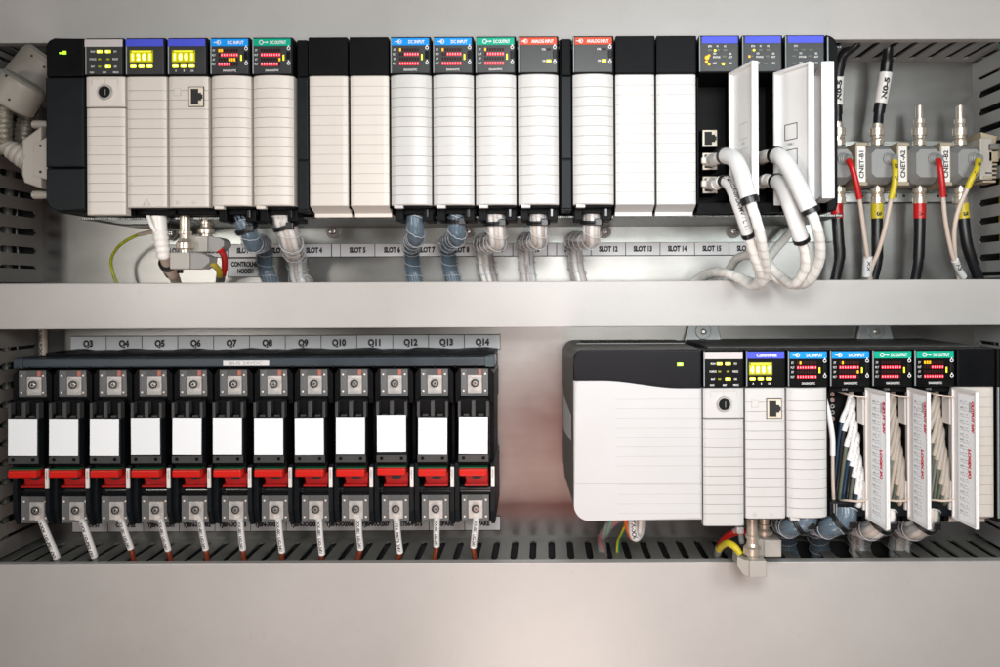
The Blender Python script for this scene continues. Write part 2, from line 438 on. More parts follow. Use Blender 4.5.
for i in range(5):
    loose_wire('duct_cable', [(-560, 16 + 12*i, ZB - 26 - 4*(i % 2)), (-300, 20 + 12*i, ZB - 30), (0, 14 + 12*i, ZB - 26 - 3*(i % 3)), (250, 18 + 12*i, ZB - 30), (520, 16 + 12*i, ZB - 26)], 5.0, ['wireblack', 'wirenavy', 'wireblack', 'wireblack', 'wirenavy'][i],
               ['rearmost black cable lying inside the bottom duct', 'rear navy cable lying inside the bottom duct', 'middle black cable lying inside the bottom duct', 'black cable fourth from the back inside the bottom duct', 'front navy cable lying inside the bottom duct'][i], 'cable')

# ------------------------------------------------------------------ module pieces
W = 17.3    # half width of a module
def ribbed_door(m, x0, x1, z0, z1, dbase, bulge, lines, matn, foot=None, rim=1.6, grooved=0.55, side=9.0, gm='groove'):
    """front panel with horizontal grooves; cross-section bulges towards the viewer"""
    nx = 14; xs = [x0 + (x1-x0) * i / nx for i in range(nx + 1)]
    def dep(x):
        q = (x - x0) / (x1 - x0); e = min(q, 1-q) * (x1 - x0)
        edge = -1.2 * max(0, 1 - e / 1.2) ** 2
        return dbase + bulge * (1 - (2*q - 1) ** 2) ** 0.8 + edge
    rows = []
    zs = [(z1, -1.0), (z1 - 0.8, 0.0)]
    for l in sorted(lines, reverse=True):
        zs += [(l + 0.24, 0), (l + 0.12, 1), (l - 0.12, 1), (l - 0.24, 0)]
    zs += [(z0 + 0.8, 0), (z0, -1.0)]
    vs = []; fs = []
    for z, g in zs:
        for i, x in enumerate(xs):
            dd = dep(x)
            if g == -1.0: dd -= 0.9
            elif g == 1 and 0 < i < nx: dd -= grooved
            vs.append((x, dd, z))
    n = nx + 1
    base = len(m.v)
    for r in range(len(zs) - 1):
        g = zs[r][1] == 1 or zs[r+1][1] == 1
        m.add(vs[r*n:(r+2)*n], [(i, i+1, n+i+1, n+i) for i in range(nx)], gm if g else matn, True)
    # sides, top and bottom returning to the body
    bk = dbase - side
    m.add([(x0, dep(x0) - 0.0, z1), (x0, dep(x0), z0), (x0, bk, z0), (x0, bk, z1)], [(0, 1, 2, 3)], matn)
    m.add([(x1, dep(x1), z1), (x1, dep(x1), z0), (x1, bk, z0), (x1, bk, z1)], [(0, 1, 2, 3)], matn)
    for z in (z0, z1):
        vv = [(x, dep(x) - 0.9, z) for x in xs] + [(x, bk, z) for x in xs]
        m.add(vv, [(i, i+1, n+i+1, n+i) for i in range(nx)], matn)
    if foot:
        m.box(foot[0], foot[1], dbase - 5, dbase + 1.2, z0 - foot[2], z0 + 0.6, matn, 0.7)

def rj45(m, x, d, z, w=12, h=13, frame='rj', horiz=True):
    m.box(x - w/2, x + w/2, d, d + 0.6, z - h/2, z + h/2, 'black', 0.2)
    m.box(x - w/2 + .6, x + w/2 - .6, d + 0.6, d + 0.9, z - h/2 + .6, z + h/2 - .6, frame)
    a = w/2 - 2.2
    m.prism([(x - a, z - h/2 + 2), (x - a, z + h/2 - 2), (x + a*0.4, z + h/2 - 2), (x + a*0.4, z + 3.2), (x + a, z + 3.2), (x + a, z + 1.8), (x + a + 1.2, z + 1.8), (x + a + 1.2, z - 1.8), (x + a, z - 1.8), (x + a, z - 3.2), (x + a*0.4, z - 3.2), (x + a*0.4, z - h/2 + 2)],
            d + 0.9, d + 1.15, 'd', 'insideshade')

def dc_display(dp, hd, li, x, zt, header, word, rows, out=False, fd=146.0):
    """dp display mesh, hd header mesh, li lights mesh; zt module top"""
    hd.box(x - 15.6, x + 15.4, fd, fd + 0.5, zt - 7.6, zt - 1.6, header)
    hd.text(word, x + (5.0 if len(word) < 10 else 3.6), fd + 0.7, zt - 4.7, 2.7, 'printwhite', bold=0.03, width=13.5 if len(word) < 10 else 18.5)
    cx = x - (9.0 if len(word) < 10 else 10.5)
    ring = [(cx + 1.9*math.cos(a*math.pi/8), zt - 4.6 + 1.9*math.sin(a*math.pi/8)) for a in range(16)]
    ring2 = [(cx + 1.35*math.cos(a*math.pi/8), zt - 4.6 + 1.35*math.sin(a*math.pi/8)) for a in range(16)]
    vs = [(p[0], fd + .7, p[1]) for p in ring] + [(p[0], fd + .7, p[1]) for p in ring2]
    hd.add(vs, [(i, (i+1) % 16, 16 + (i+1) % 16, 16 + i) for i in range(16)], 'printwhite')
    ax = cx + (1.0 if out else -4.2)
    hd.box(ax, ax + 3.4, fd + .5, fd + .75, zt - 4.9, zt - 4.3, 'printwhite')
    hd.add([(ax + 3.2, fd + .75, zt - 3.5), (ax + 3.2, fd + .75, zt - 5.7), (ax + 4.9, fd + .75, zt - 4.6)], [(0, 1, 2)], 'printwhite')
    sd = fd + 0.0
    if word.startswith('DC'):
        for k, (zz, tx) in enumerate([(-11.2, 'ST'), (-15.0, 'FLT'), (-18.9, 'ST'), (-22.8, 'FLT')]):
            dp.text(tx, x - 13.2, sd + 0.5, zt + zz, 1.7, 'printwhite', bold=0.02)
            pat, mm = rows[k]
            for q in range(8):
                xx = x - 8.6 + q * 2.1
                on = pat[q] == '1'
                li.box(xx - .72, xx + .72, sd, sd + 0.55, zt + zz - 1.25, zt + zz + 1.25, mm if on else 'ledoff', 0.15)
                if on and mm == 'ledred': li.box(xx - .3, xx + .3, sd + .5, sd + 0.65, zt + zz - 0.7, zt + zz + 0.7, 'ledpink')
        li.box(x + 8.9, x + 10.1, sd, sd + .5, zt - 19.8, zt - 15.0, 'ledyellow', 0.15)
        dp.box(x - 6, x + 6, sd + .0, sd + .45, zt - 29.3, zt - 27.0, 'screenblack')
        dp.text('DIAGNOSTIC', x, sd + 0.6, zt - 28.1, 1.75, 'printwhite', bold=0.02, width=11.3)
    else:
        dp.text('CAL', x + 4.6, sd + .5, zt - 11.3, 1.6, 'printwhite', bold=.03); li.box(x + 7.2, x + 10.6, sd, sd + .5, zt - 12.2, zt - 10.5, 'printgrey' if False else 'ledoff')
        dp.text('OK', x + 4.8, sd + .5, zt - 21.1, 1.6, 'printwhite', bold=.03); li.box(x + 6.9, x + 10.8, sd, sd + .55, zt - 22.4, zt - 19.9, 'ledyellow', 0.3)
        li.box(x + 7.8, x + 9.8, sd + .5, sd + .7, zt - 21.7, zt - 20.6, 'ledbright')
    dp.box(x + 12.2, x + 15.4, sd - .2, sd + 1.3, zt - 18.8, zt - 12.4, 'blackgloss', 0.4)
    for zz in (-9.6, -22.2):
        vs = []; 
        for rr in (1.5, 0.9): vs += [(x + 13.8 + rr*math.cos(a*math.pi/6), sd + .5, zt + zz + rr*math.sin(a*math.pi/6)) for a in range(12)]
        dp.add(vs, [(i, (i+1) % 12, 12 + (i+1) % 12, 12 + i) for i in range(12)], 'printwhite')
        dp.box(x + 13.4, x + 14.2, sd + .3, sd + .55, zt + zz + 1.2, zt + zz + 2.6, 'printwhite')

def cpu_display(dp, hd, li, x, zt, fd=146.0):
    hd.box(x - 16, x + 15.6, fd, fd + 0.5, zt - 7.6, zt - 1.6, 'hgrey')
    for zz, a, b_, l1, l2 in [(-11.6, 'RUN', 'I/O', 1, 1), (-18.0, 'FORCE', 'RS232', 0, 0), (-24.3, 'BAT', 'OK', 0, 1)]:
        dp.text(a, x - 9.2, fd + .5, zt + zz, 1.6, 'printwhite', bold=.02); dp.text(b_, x + 9.6, fd + .5, zt + zz, 1.6, 'printwhite', bold=.02)
        for xx, on in ((x - 3.7, l1), (x + 3.4, l2)):
            li.box(xx - 2.3, xx + 2.3, fd, fd + .5, zt + zz - 1.2, zt + zz + 1.2, 'ledyellow' if on else 'ledolive' if xx < x else 'ledoff', 0.4) if on else li.box(xx - 1.2, xx + 1.2, fd, fd + .5, zt + zz - .7, zt + zz + .7, 'ledolive')
            if on: li.box(xx - 1.6, xx + 0.2, fd + .5, fd + .7, zt + zz - 0.8, zt + zz + .8, 'ledbright')
    for tx, xx in (('RUN', -10), ('REM', 0.5), ('PROG', 10)): dp.text(tx, x + xx, fd + .5, zt - 29.2, 1.5, 'printwhite', bold=.02)

def net_display(dp, hd, li, x, zt, digits, title=None, ab=False, fd=146.0, xo=0.0):
    hd.box(x - 16, x + 15.2, fd, fd + 0.5, zt - 7.4, zt - 1.5, 'hperi')
    if title: hd.text(title, x + 0.5, fd + .7, zt - 4.5, 2.6, 'printwhite', bold=.03, width=17)
    cx = x - 3 + xo
    li.box(cx - 9.8, cx + 9.8, fd, fd + .4, zt - 21.2, zt - 10.6, 'ledolive')
    for k, ch in enumerate(digits):
        xx = cx - 7.2 + k * 4.8
        li.box(xx - 2.1, xx + 2.1, fd + .4, fd + .6, zt - 20.0, zt - 13.0, 'ledcell')
        li.text(ch, xx, fd + .8, zt - 16.4, 5.0, 'ledbright', sx=.7, bold=.05)
    li.box(cx - 8, cx + 8, fd + .4, fd + .6, zt - 12.3, zt - 11.2, 'ledyellow')
    for k in range(3):
        xx = cx - 6.8 + k * 6.8
        li.box(xx - 2.4, xx + 2.4, fd, fd + .5, zt - 25.4, zt - 22.9, 'ledyellow', 0.6)
        li.box(xx - 1.5, xx + 1.5, fd + .5, fd + .7, zt - 24.8, zt - 23.5, 'ledbright')
        if ab: dp.text(['A', 'B', 'OK'][k], xx + 0.5, fd + .5, zt - 28.1, 1.6, 'printwhite', bold=.02)
        
def eth_display(dp, hd, li, x, zt, lights, fd=146.0):
    hd.box(x - 14.6, x + 15.2, fd, fd + 0.5, zt - 7.0, zt - 1.3, 'hperi')
    for tx, xx, zz in (('ETH', -8, -9.6), ('P1', -1.6, -9.6), ('P2', 4.6, -9.6), ('I/O', -4, -15.6), ('STATUS', -2.6, -18.6), ('SD', 9, -15.8), ('ACT', 9, -18.6), ('NET', -4, -23.8), ('OK', 9, -23.8)):
        if lights == 2 and tx in ('P1', 'P2'): continue
        dp.text(tx, x + xx, fd + .5, zt + zz, 1.5, 'printwhite', bold=.03)
    for xx, zz in ((-8, -12.6), (-1.6, -12.6), (4.6, -12.6), (-9.5, -18), (4.0, -18), (-9.5, -24), (2.5, -24)):
        li.box(x + xx - 1.7, x + xx + 1.7, fd, fd + .45, zt + zz - .7, zt + zz + .7, 'printgrey' if False else 'ledolive2')
    if lights == 0:
        for xx, zz, r in ((-10.5, -19.0, 1.9), (-11, -22.5, 1.3), (-8.8, -17.2, 1.1), (-8.8, -24.6, 1.1)):
            li.rev((x + xx, fd + .4, zt + zz), (0, 1, 0), [(0, r), (.3, r*.8)], 'ledamber', 12)
        li.rev((x - 3.8, fd + .4, zt - 13.0), (0, 1, 0), [(0, 1.1), (.3, .8)], 'ledyellow', 12)
        li.rev((x + 3.0, fd + .4, zt - 24.3), (0, 1, 0), [(0, 1.3), (.3, .9)], 'ledyellow', 12)
    if lights == 1:
        li.rev((x - 7.2, fd + .4, zt - 12.8), (0, 1, 0), [(0, 1.1), (.3, .8)], 'ledyellow', 12)
        li.box(x - 12, x - 10.4, fd + .4, fd + .6, zt - 19.2, zt - 17.2, 'ledamber')
    if lights == 2:
        li.rev((x + 1.5, fd + .4, zt - 24.3), (0, 1, 0), [(0, .8), (.3, .6)], 'ledamber', 10)
mat('ledolive2', (0.10, 0.11, 0.07), 0.4)

GR_U = 'input and output modules plugged into the upper rack'
def module(name, label, px0, px1, zt, kind, cat='control module', pyr=0, rows=None, digits='', title=None, cream='cream', group=None, word=None, screen='screen', no_door=False, dbase=143.0, off=0.0):
    xa = P(px0, 290, 145)[0]; xb = P(px1, 290, 145)[0]; x = (xa + xb) / 2; hw = (xb - xa) / 2 - 0.35
    zb = zt - 148
    o = (x, 0, zb)
    t = thing(name, o, label, cat, group)
    bd = MB()
    back = 128 if not no_door else 96
    bd.box(x - hw, x + hw, 5, back, zb + 1, zt - 1.0, 'black', 0.8)
    bd.box(x - hw, x + hw, back - 10, 145.2, zt - 31.6, zt, 'black', 1.0)
    if not no_door:
        bd.box(x - hw + .6, x + hw - .6, 120, 139, zb + 5, zt - 33, 'black', 0.6)
        # terminal block foot and cable clamp under the door
        if kind in ('dc', 'analog'):
            bd.box(x - hw + 1, x - hw + 8, 100, 132, zt - 153, zt - 141, 'black', 0.8)
            bd.box(x + hw - 10, x + hw - 1, 100, 130, zt - 153, zt - 141, 'black', 0.8)
            bd.box(x + hw - 7.4, x + hw - 4.8, 128, 133, zt - 150, zt - 143, 'blackgloss', 0.5)
    else:
        bd.box(x - hw, x - hw + 1.6, 90, 134, zb + 5, zt - 32, 'black', .4)
        bd.box(x + hw - 1.6, x + hw, 90, 134, zb + 5, zt - 32, 'black', .4)
        bd.box(x - hw, x + hw, 90, 134, zb + 1, zb + 9, 'black', .4)
    bd.build('housing', t, o)
    dp = MB(); hd = MB(); li = MB()
    if kind in ('dc', 'analog', 'cpu', 'net', 'eth'):
        dp.box(x - hw + 1.3, x + hw - 1.3, 144.6, 146.0, zt - 30.6, zt - 1.2, screen, 0.4)
        dp.box(x - hw + 0.2, x - hw + 1.2, 140, 145.8, zt - 30.6, zt - 1.0, 'edgelight', 0.3)
        if kind == 'dc': dc_display(dp, hd, li, x, zt, {'in': 'hblue', 'out': 'hgreen'}[title], word, rows, out=(title == 'out'))
        elif kind == 'analog': dc_display(dp, hd, li, x, zt, 'horange', word, None)
        elif kind == 'cpu': cpu_display(dp, hd, li, x, zt)
        elif kind == 'net': net_display(dp, hd, li, x, zt, digits, title, ab=pyr, xo=off)
        elif kind == 'eth': eth_display(dp, hd, li, x, zt, digits)
        D_ = dp.build('display_panel', t, o)
        hd.build('header_strip', D_, o).parent = D_
        li.build('indicator_lights', D_, o)
    else:
        dp.box(x - hw + .2, x - hw + 1.2, 140, 145.6, zt - 31, zt - 1.0, 'charcoal', 0.3)
        dp.box(x - hw + .9, x + hw - .9, 144, 146, zt - 31.2, zt - .8, 'black', 0.5)
        dp.build('blank_cover', t, o)
    if not no_door:
        dr = MB(); dt = zt - 32.0
        if kind in ('dc', 'analog'):
            lines = [dt - 11 - 8.15 * k for k in range(12)]
            ribbed_door(dr, x - hw - .1, x + hw - .4, zt - 141, dt, dbase, 4.2, lines, cream, foot=(x - hw + 2.2, x - hw + 10, 2.6), side=12)
        elif kind == 'cpu':
            ribbed_door(dr, x - hw, x + hw - .3, dt - 25.5, dt, dbase + 1.5, 0.3, [], cream, side=10)
            ribbed_door(dr, x - hw, x + hw - .3, zt - 148, dt - 26.3, dbase + 1.0, 0.3, [dt - 26.3 - 7.9 * (k + 1) for k in range(10)], cream, side=10, grooved=.35)
            kx = x + 0.3; kz = dt - 13.5
            for (q0, q1) in ((x - 11, x - .3), (x + .3, x + 11)):
                pass
            dr.box(x - 11.2, x + 11.2, dbase + 1.6, dbase + 2.2, dt - 2.5, dt - 2.0, 'emboss'); 
            dr.box(x - 11.2, x - 10.8, dbase + 1.6, dbase + 2.2, dt - 8, dt - 2.5, 'emboss'); dr.box(x + 10.8, x + 11.2, dbase + 1.6, dbase + 2.2, dt - 8, dt - 2.5, 'emboss')
            dr.box(x - .2, x + .2, dbase + 1.6, dbase + 2.2, dt - 6, dt - 2.5, 'emboss')
            key = MB()
            key.rev((kx, dbase + 1, kz), (0, 1, 0), [(0, 6.4), (2.2, 6.4), (2.8, 5.9), (2.8, 5.0), (1.6, 4.6)], 'metal', 28)
            key.rev((kx, dbase + 1.2, kz), (0, 1, 0), [(0, 4.7), (2.2, 4.7), (2.6, 4.3)], 'blackgloss', 28)
            key.box(kx + .3, kx + 1.3, dbase + 3.6, dbase + 4.0, kz - 2.6, kz + 2.4, 'wiregrey', .15)
            key.build('key_switch', t, o)
        elif kind == 'net':
            lines = [dt - 12 - 7.95 * k for k in range(13) if dt - 12 - 7.95 * k > zt - 139]
            ribbed_door(dr, x - hw, x + hw - .3, zt - 142, dt, dbase + 1.0, 0.25, lines, cream, side=10, grooved=.35)
            if pyr:
                pr = MB(); rj45(pr, x + 7, dbase + 1.4, dt - 17.5, 13, 17); pr.build('network_port', t, o)
                dr.box(x - 12, x - 6, dbase + 1.4, dbase + 1.75, dt - 16.5, dt - 10.5, 'emboss', .1); dr.box(x - 11.5, x - 6.5, dbase + 1.7, dbase + 1.9, dt - 16, dt - 11, cream)
                dr.text('B1', x - 9, dbase + 1.7, zt - 138, 3, 'emboss'); dr.text('A1', x + 4.5, dbase + 1.7, zt - 138, 3, 'emboss')
            else:
                # embossed warning triangle
                for (ax, az, bx_, bz) in ((-3, -2, 3, -2), (-3, -2, 0, 3), (3, -2, 0, 3)):
                    dr.cyl((x + ax, dbase + 1.4, zt - 138 + az), (x + bx_, dbase + 1.4, zt - 138 + bz), .3, 'emboss', 6)
        elif kind == 'filler':
            lines = [dt - 9 - 8.15 * k for k in range(13) if dt - 9 - 8.15*k > zt - 138]
            ribbed_door(dr, x - hw + .2, x + hw - .6, zt - 141.5, dt, dbase + 0.6, 0.3, lines, cream, side=11, grooved=.22, gm='groovesoft')
            dr.prism([(142.5, zt - 141.6), (126, zt - 147.5), (100, zt - 147.5), (100, zt - 141.6)], x - hw + .4, x + hw - .8, 'x', cream)
            dr.box(x - hw + .4, x + hw - .8, 124, 129, zt - 149.5, zt - 143.5, cream, .4)
        dr.build('front_door', t, o)
    return t, (x, hw, zb)

ZU, ZL = 212.6, -50.8
R8 = lambda s: s.replace('.', '0')
dcu = dict(kind='dc', cat='input module')
module('plc_processor', 'processor module with round key switch at the left of the upper rack', 86, 125.5, ZU, 'cpu', 'processor module')
module('network_module', 'network module with yellow display, plain door and no port, in the upper rack', 126.5, 167, ZU, 'net', 'network module', digits='1201')
module('network_module', 'network module with yellow display and network port in the upper rack', 168.5, 209, ZU, 'net', 'network module', pyr=1, digits='1001')
module('input_module', 'leftmost blue headed DC INPUT module of the upper rack, beside the network port module', 211, 251.5, ZU, 'dc', 'input module', rows=[('11000000', 'ledamber'), ('01111111', 'ledred'), ('00001110', 'ledamber'), ('11111000', 'ledred')], title='in', word='DC INPUT')
module('output_module', 'DC OUTPUT module with green header in the upper rack, leftmost green one there', 253, 294.3, ZU, 'dc', 'output module', rows=[('00000000', 'ledred'), ('11111111', 'ledred'), ('00000001', 'ledamber'), ('11111110', 'ledred')], title='out', word='DC OUTPUT')
module('filler_module', 'blank filler module left of the pair beside the first black spacer in the upper rack', 309, 349, ZU, 'filler', 'filler module')
module('filler_module', 'blank filler module directly left of the middle DC INPUT modules of the upper rack', 350, 390, ZU, 'filler', 'filler module')
module('input_module', 'DC INPUT module in the upper rack with blank filler on its left', 391, 432.5, ZU, 'dc', 'input module', rows=[('10000000', 'ledamber'), ('00111111', 'ledred'), ('00000000', 'ledred'), ('11111111', 'ledred')], title='in', word='DC INPUT', cream='white')
module('input_module', 'DC INPUT module in the upper rack directly left of the green DC OUTPUT module', 433.5, 475, ZU, 'dc', 'input module', rows=[('10000000', 'ledamber'), ('00111111', 'ledred'), ('00000000', 'ledred'), ('11111111', 'ledred')], title='in', word='DC INPUT', cream='white')
module('output_module', 'DC OUTPUT module with green header between blue and orange headed modules', 476, 517.5, ZU, 'dc', 'output module', rows=[('10000000', 'ledamber'), ('01111111', 'ledred'), ('00000000', 'ledred'), ('11111111', 'ledred')], title='out', word='DC OUTPUT', cream='white')
module('analog_module', 'ANALOG INPUT module with orange header beside the green DC OUTPUT module', 518.5, 560, ZU, 'analog', 'analog module', word='ANALOG INPUT', cream='white')
module('analog_module', 'ANALOG INPUT module with orange header between black spacer and blank fillers', 573.5, 615.3, ZU, 'analog', 'analog module', word='ANALOG INPUT', cream='white')
module('filler_module', 'blank white filler module directly right of the orange headed ANALOG INPUT module', 616, 656.5, ZU, 'filler', 'filler module', cream='white')
module('filler_module', 'blank white filler module directly left of the three open blue headed modules', 657, 698, ZU, 'filler', 'filler module', cream='white')
e1, g1 = module('ethernet_module', 'open ethernet module with three visible sockets and an orange light on its panel', 699.5, 741, ZU, 'eth', 'network module', digits=0, no_door=True)
e2, g2 = module('ethernet_module', 'open ethernet module in the middle of the three blue headed ones', 742.5, 784, ZU, 'eth', 'network module', digits=1, no_door=True)
e3, g3 = module('ethernet_module', 'rightmost open ethernet module with blue header at the end of the upper rack', 785.5, 826.5, ZU, 'eth', 'network module', digits=2, no_door=True)

# spacers in the upper rack
for (a, c, lb) in ((296, 308.3, 'narrow black spacer between the left DC OUTPUT module and the blank fillers'), (560.8, 572.6, 'narrow black spacer between the two orange headed modules')):
    xa = P(a, 290, 143)[0]; xb = P(c, 290, 143)[0]
    m = MB()
    m.box(xa, xb, 5, 138, ZU - 146, ZU - .5, 'charcoal', 1); m.box(xa + 1, xb - .4, 137, 141, ZU - 32, ZU - 1, 'black', 1.0)
    m.box(xa + 1, xb - .4, 137, 140.5, ZU - 102, ZU - 32.6, 'charcoal', .8); m.box(xa + 1, xb - .4, 137, 140.5, ZU - 144, ZU - 102.8, 'charcoal', .8)
    tag(m.build('rack_spacer', None, (xa, 0, ZU - 146)), lb, 'spacer')

# end cap at the right of the upper rack
xa = P(827.3, 290, 145)[0]; xb = P(838.5, 290, 145)[0]
m = MB()
pl = [(xa, ZU - 148), (xb - 5, ZU - 148), (xb - 1.5, ZU - 146.5), (xb, ZU - 142)]
pl += [(xb - 9 + 9*math.cos(a), ZU - 9 + 9*math.sin(a)) for a in [i*math.pi/16 for i in range(9)]] + [(xa, ZU)]
m.prism(pl, 4, 145, 'd', 'black', 1.6)
m.box(xa + .5, xa + 1.6, 140, 146.2, ZU - 30, ZU - 2, 'edgelight', .3)
tag(m.build('rack_end_cap', None, (xa, 0, ZU - 148)), 'black rounded end cap closing the right end of the upper rack', 'end cap')

# ethernet sockets and open doors
def socket_part(t, g, o, zs, x):
    for z in zs:
        m = MB(); m.box(x - 7, x + 7, 96, 120, z - 8, z + 8, 'black', .5); m.xf = None
        rj45(m, x, 120, z, 13.5, 15.5); m.build('network_port', t, o)
for (t, (x, hw, zb)) in ((e1, g1), (e2, g2), (e3, g3)):
    o = (x, 0, zb)
    px_c = VX + (x - 2.0) / (D - 120) * F
    zs = [P(px_c, yy, 120)[2] for yy in (138.5, 161.5, 185)]
    socket_part(t, None, o, zs, x - 3.4)

def open_door(t, o, far, near, zt, zb, marks=None, matn='doorlit', rimw=2.2, rimt=4.0, name='open_door'):
    """far/near are (X, d) of hinge edge and free edge, inner face towards the viewer's left"""
    f = Vector((far[0], far[1])); n = Vector((near[0], near[1])); L_ = (n - f).length; u = (n - f) / L_
    nn = Vector((-u.y, u.x))      # towards smaller x / inner side
    if nn.x > 0: nn = -nn
    def xf(v):   # v = (u, t, z)
        q = f + u * v.x + nn * v.y
        return Vector((q.x, q.y, v.z))
    m = MB(); m.xf = xf
    m.box(0, L_, -1.6, 0, zb, zt, matn, .5)
    m.box(0, L_, 0, rimt, zt - rimw, zt, matn, .4); m.box(0, L_, 0, rimt, zb, zb + rimw, matn, .4)
    m.box(0, rimw, 0, rimt, zb + rimw, zt - rimw, matn, .3); m.box(L_ - rimw, L_, 0, rimt, zb + rimw, zt - rimw, matn, .3)
    if marks: marks(m, L_)
    return m.build(name, t, o)

def marks_eth(m, L_):
    for zz in (ZU - 84, ZU - 105, ZU - 126):
        for (a0, a1, b0, b1) in ((9, 23, zz - 6.6, zz - 6.0), (9, 23, zz + 6, zz + 6.6), (9, 9.6, zz - 6, zz + 6), (22.4, 23, zz - 6, zz + 6)):
            m.box(a0, a1, 0.0, 0.25, b0, b1, 'printblack')
        m.text('LINK 1', 16, 0.3, zz - 10, 2.2, 'printblack')
def marks_eth_pale(m, L_):
    for zz in (ZU - 84, ZU - 105, ZU - 126):
        for (a0, a1, b0, b1) in ((12, 26, zz - 6.6, zz - 6.0), (12, 26, zz + 6, zz + 6.6), (12, 12.6, zz - 6, zz + 6), (25.4, 26, zz - 6, zz + 6)):
            m.box(a0, a1, 0.0, 0.15, b0, b1, 'labelgrey')
        m.text('LINK 1', 19, 0.2, zz - 10, 2.2, 'printgrey')
zdt, zdb = ZU - 32.5, ZU - 143
open_door(e1, (g1[0], 0, g1[2]), (P(733.5, 290, 147)[0], 147), (P(757.5, 290, 186)[0], 186), zdt, zdb + 4, marks_eth_pale)
open_door(e2, (g2[0], 0, g2[2]), (P(777.5, 290, 147)[0], 147), (P(814, 290, 182)[0], 182), zdt, zdb, marks_eth)
open_door(e3, (g3[0], 0, g3[2]), (P(823.5, 290, 146)[0], 146), (P(833, 290, 184)[0], 184), zdt, zdb + 2, None, rimt=8.0)
def marks_none(m, L_): pass

# power supply at the left end of the upper rack
xa = P(47, 290, 145)[0]; xb = P(85, 290, 145)[0]; o = (xa, 0, ZU - 146)
t = thing('power_supply', o, 'black power supply with tiny green light at the left end of the upper rack', 'power supply')
def lsil(z0, z1, rtop, rbot):
    pl = [(xb, z0), (xb, z1)]
    if rtop: pl += [(xa + rtop + rtop*math.cos(a), z1 - rtop + rtop*math.sin(a)) for a in [math.pi/2 + i*math.pi/12 for i in range(7)]]
    else: pl += [(xa, z1)]
    if rbot: pl += [(xa + rbot + rbot*math.cos(a), z0 + rbot + rbot*math.sin(a)) for a in [math.pi + i*math.pi/12 for i in range(7)]]
    else: pl += [(xa, z0)]
    return pl
m = MB(); m.prism(lsil(ZU - 146, ZU, 7, 9), 5, 136, 'd', 'black'); m.build('housing', t, o)
m = MB(); m.prism(lsil(ZU - 32, ZU, 7, 0), 136, 145, 'd', 'black', 1.5); 
m.text('POWER', xa + 20, 145.4, ZU - 12, 2.2, 'charcoal')
m.build('top_cover', t, o)
m = MB(); m.prism(lsil(ZU - 108, ZU - 33, 0, 0), 136, 146, 'd', 'charcoal', 1.2); m.prism(lsil(ZU - 144, ZU - 109, 0, 9), 136, 145.5, 'd', 'charcoal', 1.2); m.build('front_door', t, o)
m = MB(); m.box(xa + 11.5, xa + 13, 145, 145.7, ZU - 13.2, ZU - 11.8, 'ledgreen'); m.box(xa + 14.2, xa + 17.2, 145, 145.8, ZU - 13.4, ZU - 10.8, 'ledgreen'); m.build('power_light', t, o)

# upper chassis
xa = P(88, 290, 100)[0]; xb = P(838, 290, 100)[0]
o = (xa, 0, 60)
t = thing('rack_chassis', o, 'metal chassis with perforated underside carrying the upper row of modules', 'chassis')
m = MB(); m.box(xa, xb, 3, 112, 63.5, 65, 'perf'); m.build('perforated_shelf', t, o); m = MB(); m.box(xa, xb, 3, 112, ZU - 1.2, ZU + .3, 'perf'); m.build('top_shelf', t, o)
m = MB(); m.box(P(160, 290, 3)[0], P(838, 290, 3)[0], 0.3, 3, 47.2, 70, 'zinc', .4); m.build('back_flange', t, o)
for px in (172, 333, 467.5, 604.5, 733.5):
    x, _, z = P(px, 231 if px > 200 else 233.5, 5)
    m = MB(); r = 7.4
    pl = [(x + r*math.cos(a), z + r*math.sin(a)) for a in [math.pi + i*math.pi/14 for i in range(15)]] + [(x + r, 64), (x - r, 64)]
    m.prism(pl, 3, 5, 'd', 'zinc', .4)
    tb = m.build('mounting_tab', t, o)
    m = MB(); m.rev((x, 5, z), (0, 1, 0), [(0, 6.8), (1.0, 6.8), (1.3, 6.4)], 'putty', 24)
    m.rev((x, 6.2, z), (0, 1, 0), [(0, 4.2), (1.6, 4.0), (2.6, 3.0), (2.9, 1.5)], 'metal', 20)
    m.box(x - 2.4, x + 2.4, 8.6, 9.15, z - .45, z + .45, 'ink'); m.box(x - .45, x + .45, 8.6, 9.2, z - 2.4, z + 2.4, 'ink')
    m.build('screw', tb, o)

# ------------------------------------------------------------------ label strips
def strip(name, label, cells, z0, z1, d, matn, th=0.8, tm='ink', h=5.6, bold=.065, sx=.72):
    """cells: (px0, px1, [lines])"""
    x0 = P(cells[0][0], 290, d)[0]; o = (x0, 0, z0)
    t = thing(name, o, label, 'label strip')
    for (a, b_, lines) in cells:
        xa = P(a, 290, d)[0] + .35; xb = P(b_, 290, d)[0] - .35
        m = MB(); m.box(xa, xb, .5, d, z0, z1, matn, .25)
        n = len(lines)
        for k, s_ in enumerate(lines):
            zc = (z0 + z1)/2 + ((n-1)/2 - k) * (h * 1.55)
            if s_: m.text(s_, (xa + xb)/2, d + .12, zc, h, tm, sx=sx, bold=bold)
        m.build('label_plate', t, o)
    m = MB(); m.box(x0 - .2, P(cells[-1][1], 290, d)[0] + .2, .3, d - .5, z0 - .8, z1 + .8, 'printblack'); m.build('backing_strip', t, o)
    return t
zs1 = P(545, 242.7, 2)[2]; zs0 = P(545, 255.6, 2)[2]
bd = [158, 193, 228, 262.3, 297, 331.5]
cells = [(bd[i], bd[i+1], [f'SLOT {i}']) for i in range(5)] + [(331.8, 340.5, [''])]
xs = 340.5; n = 5
cells[4] = (297, 331.5, ['SLOT 4'])
for n in range(5, 11): cells.append((xs, xs + 34.5, [f'SLOT {n}'])); xs += 34.5
cells.append((xs, xs + 9.3, [''])); xs += 9.3
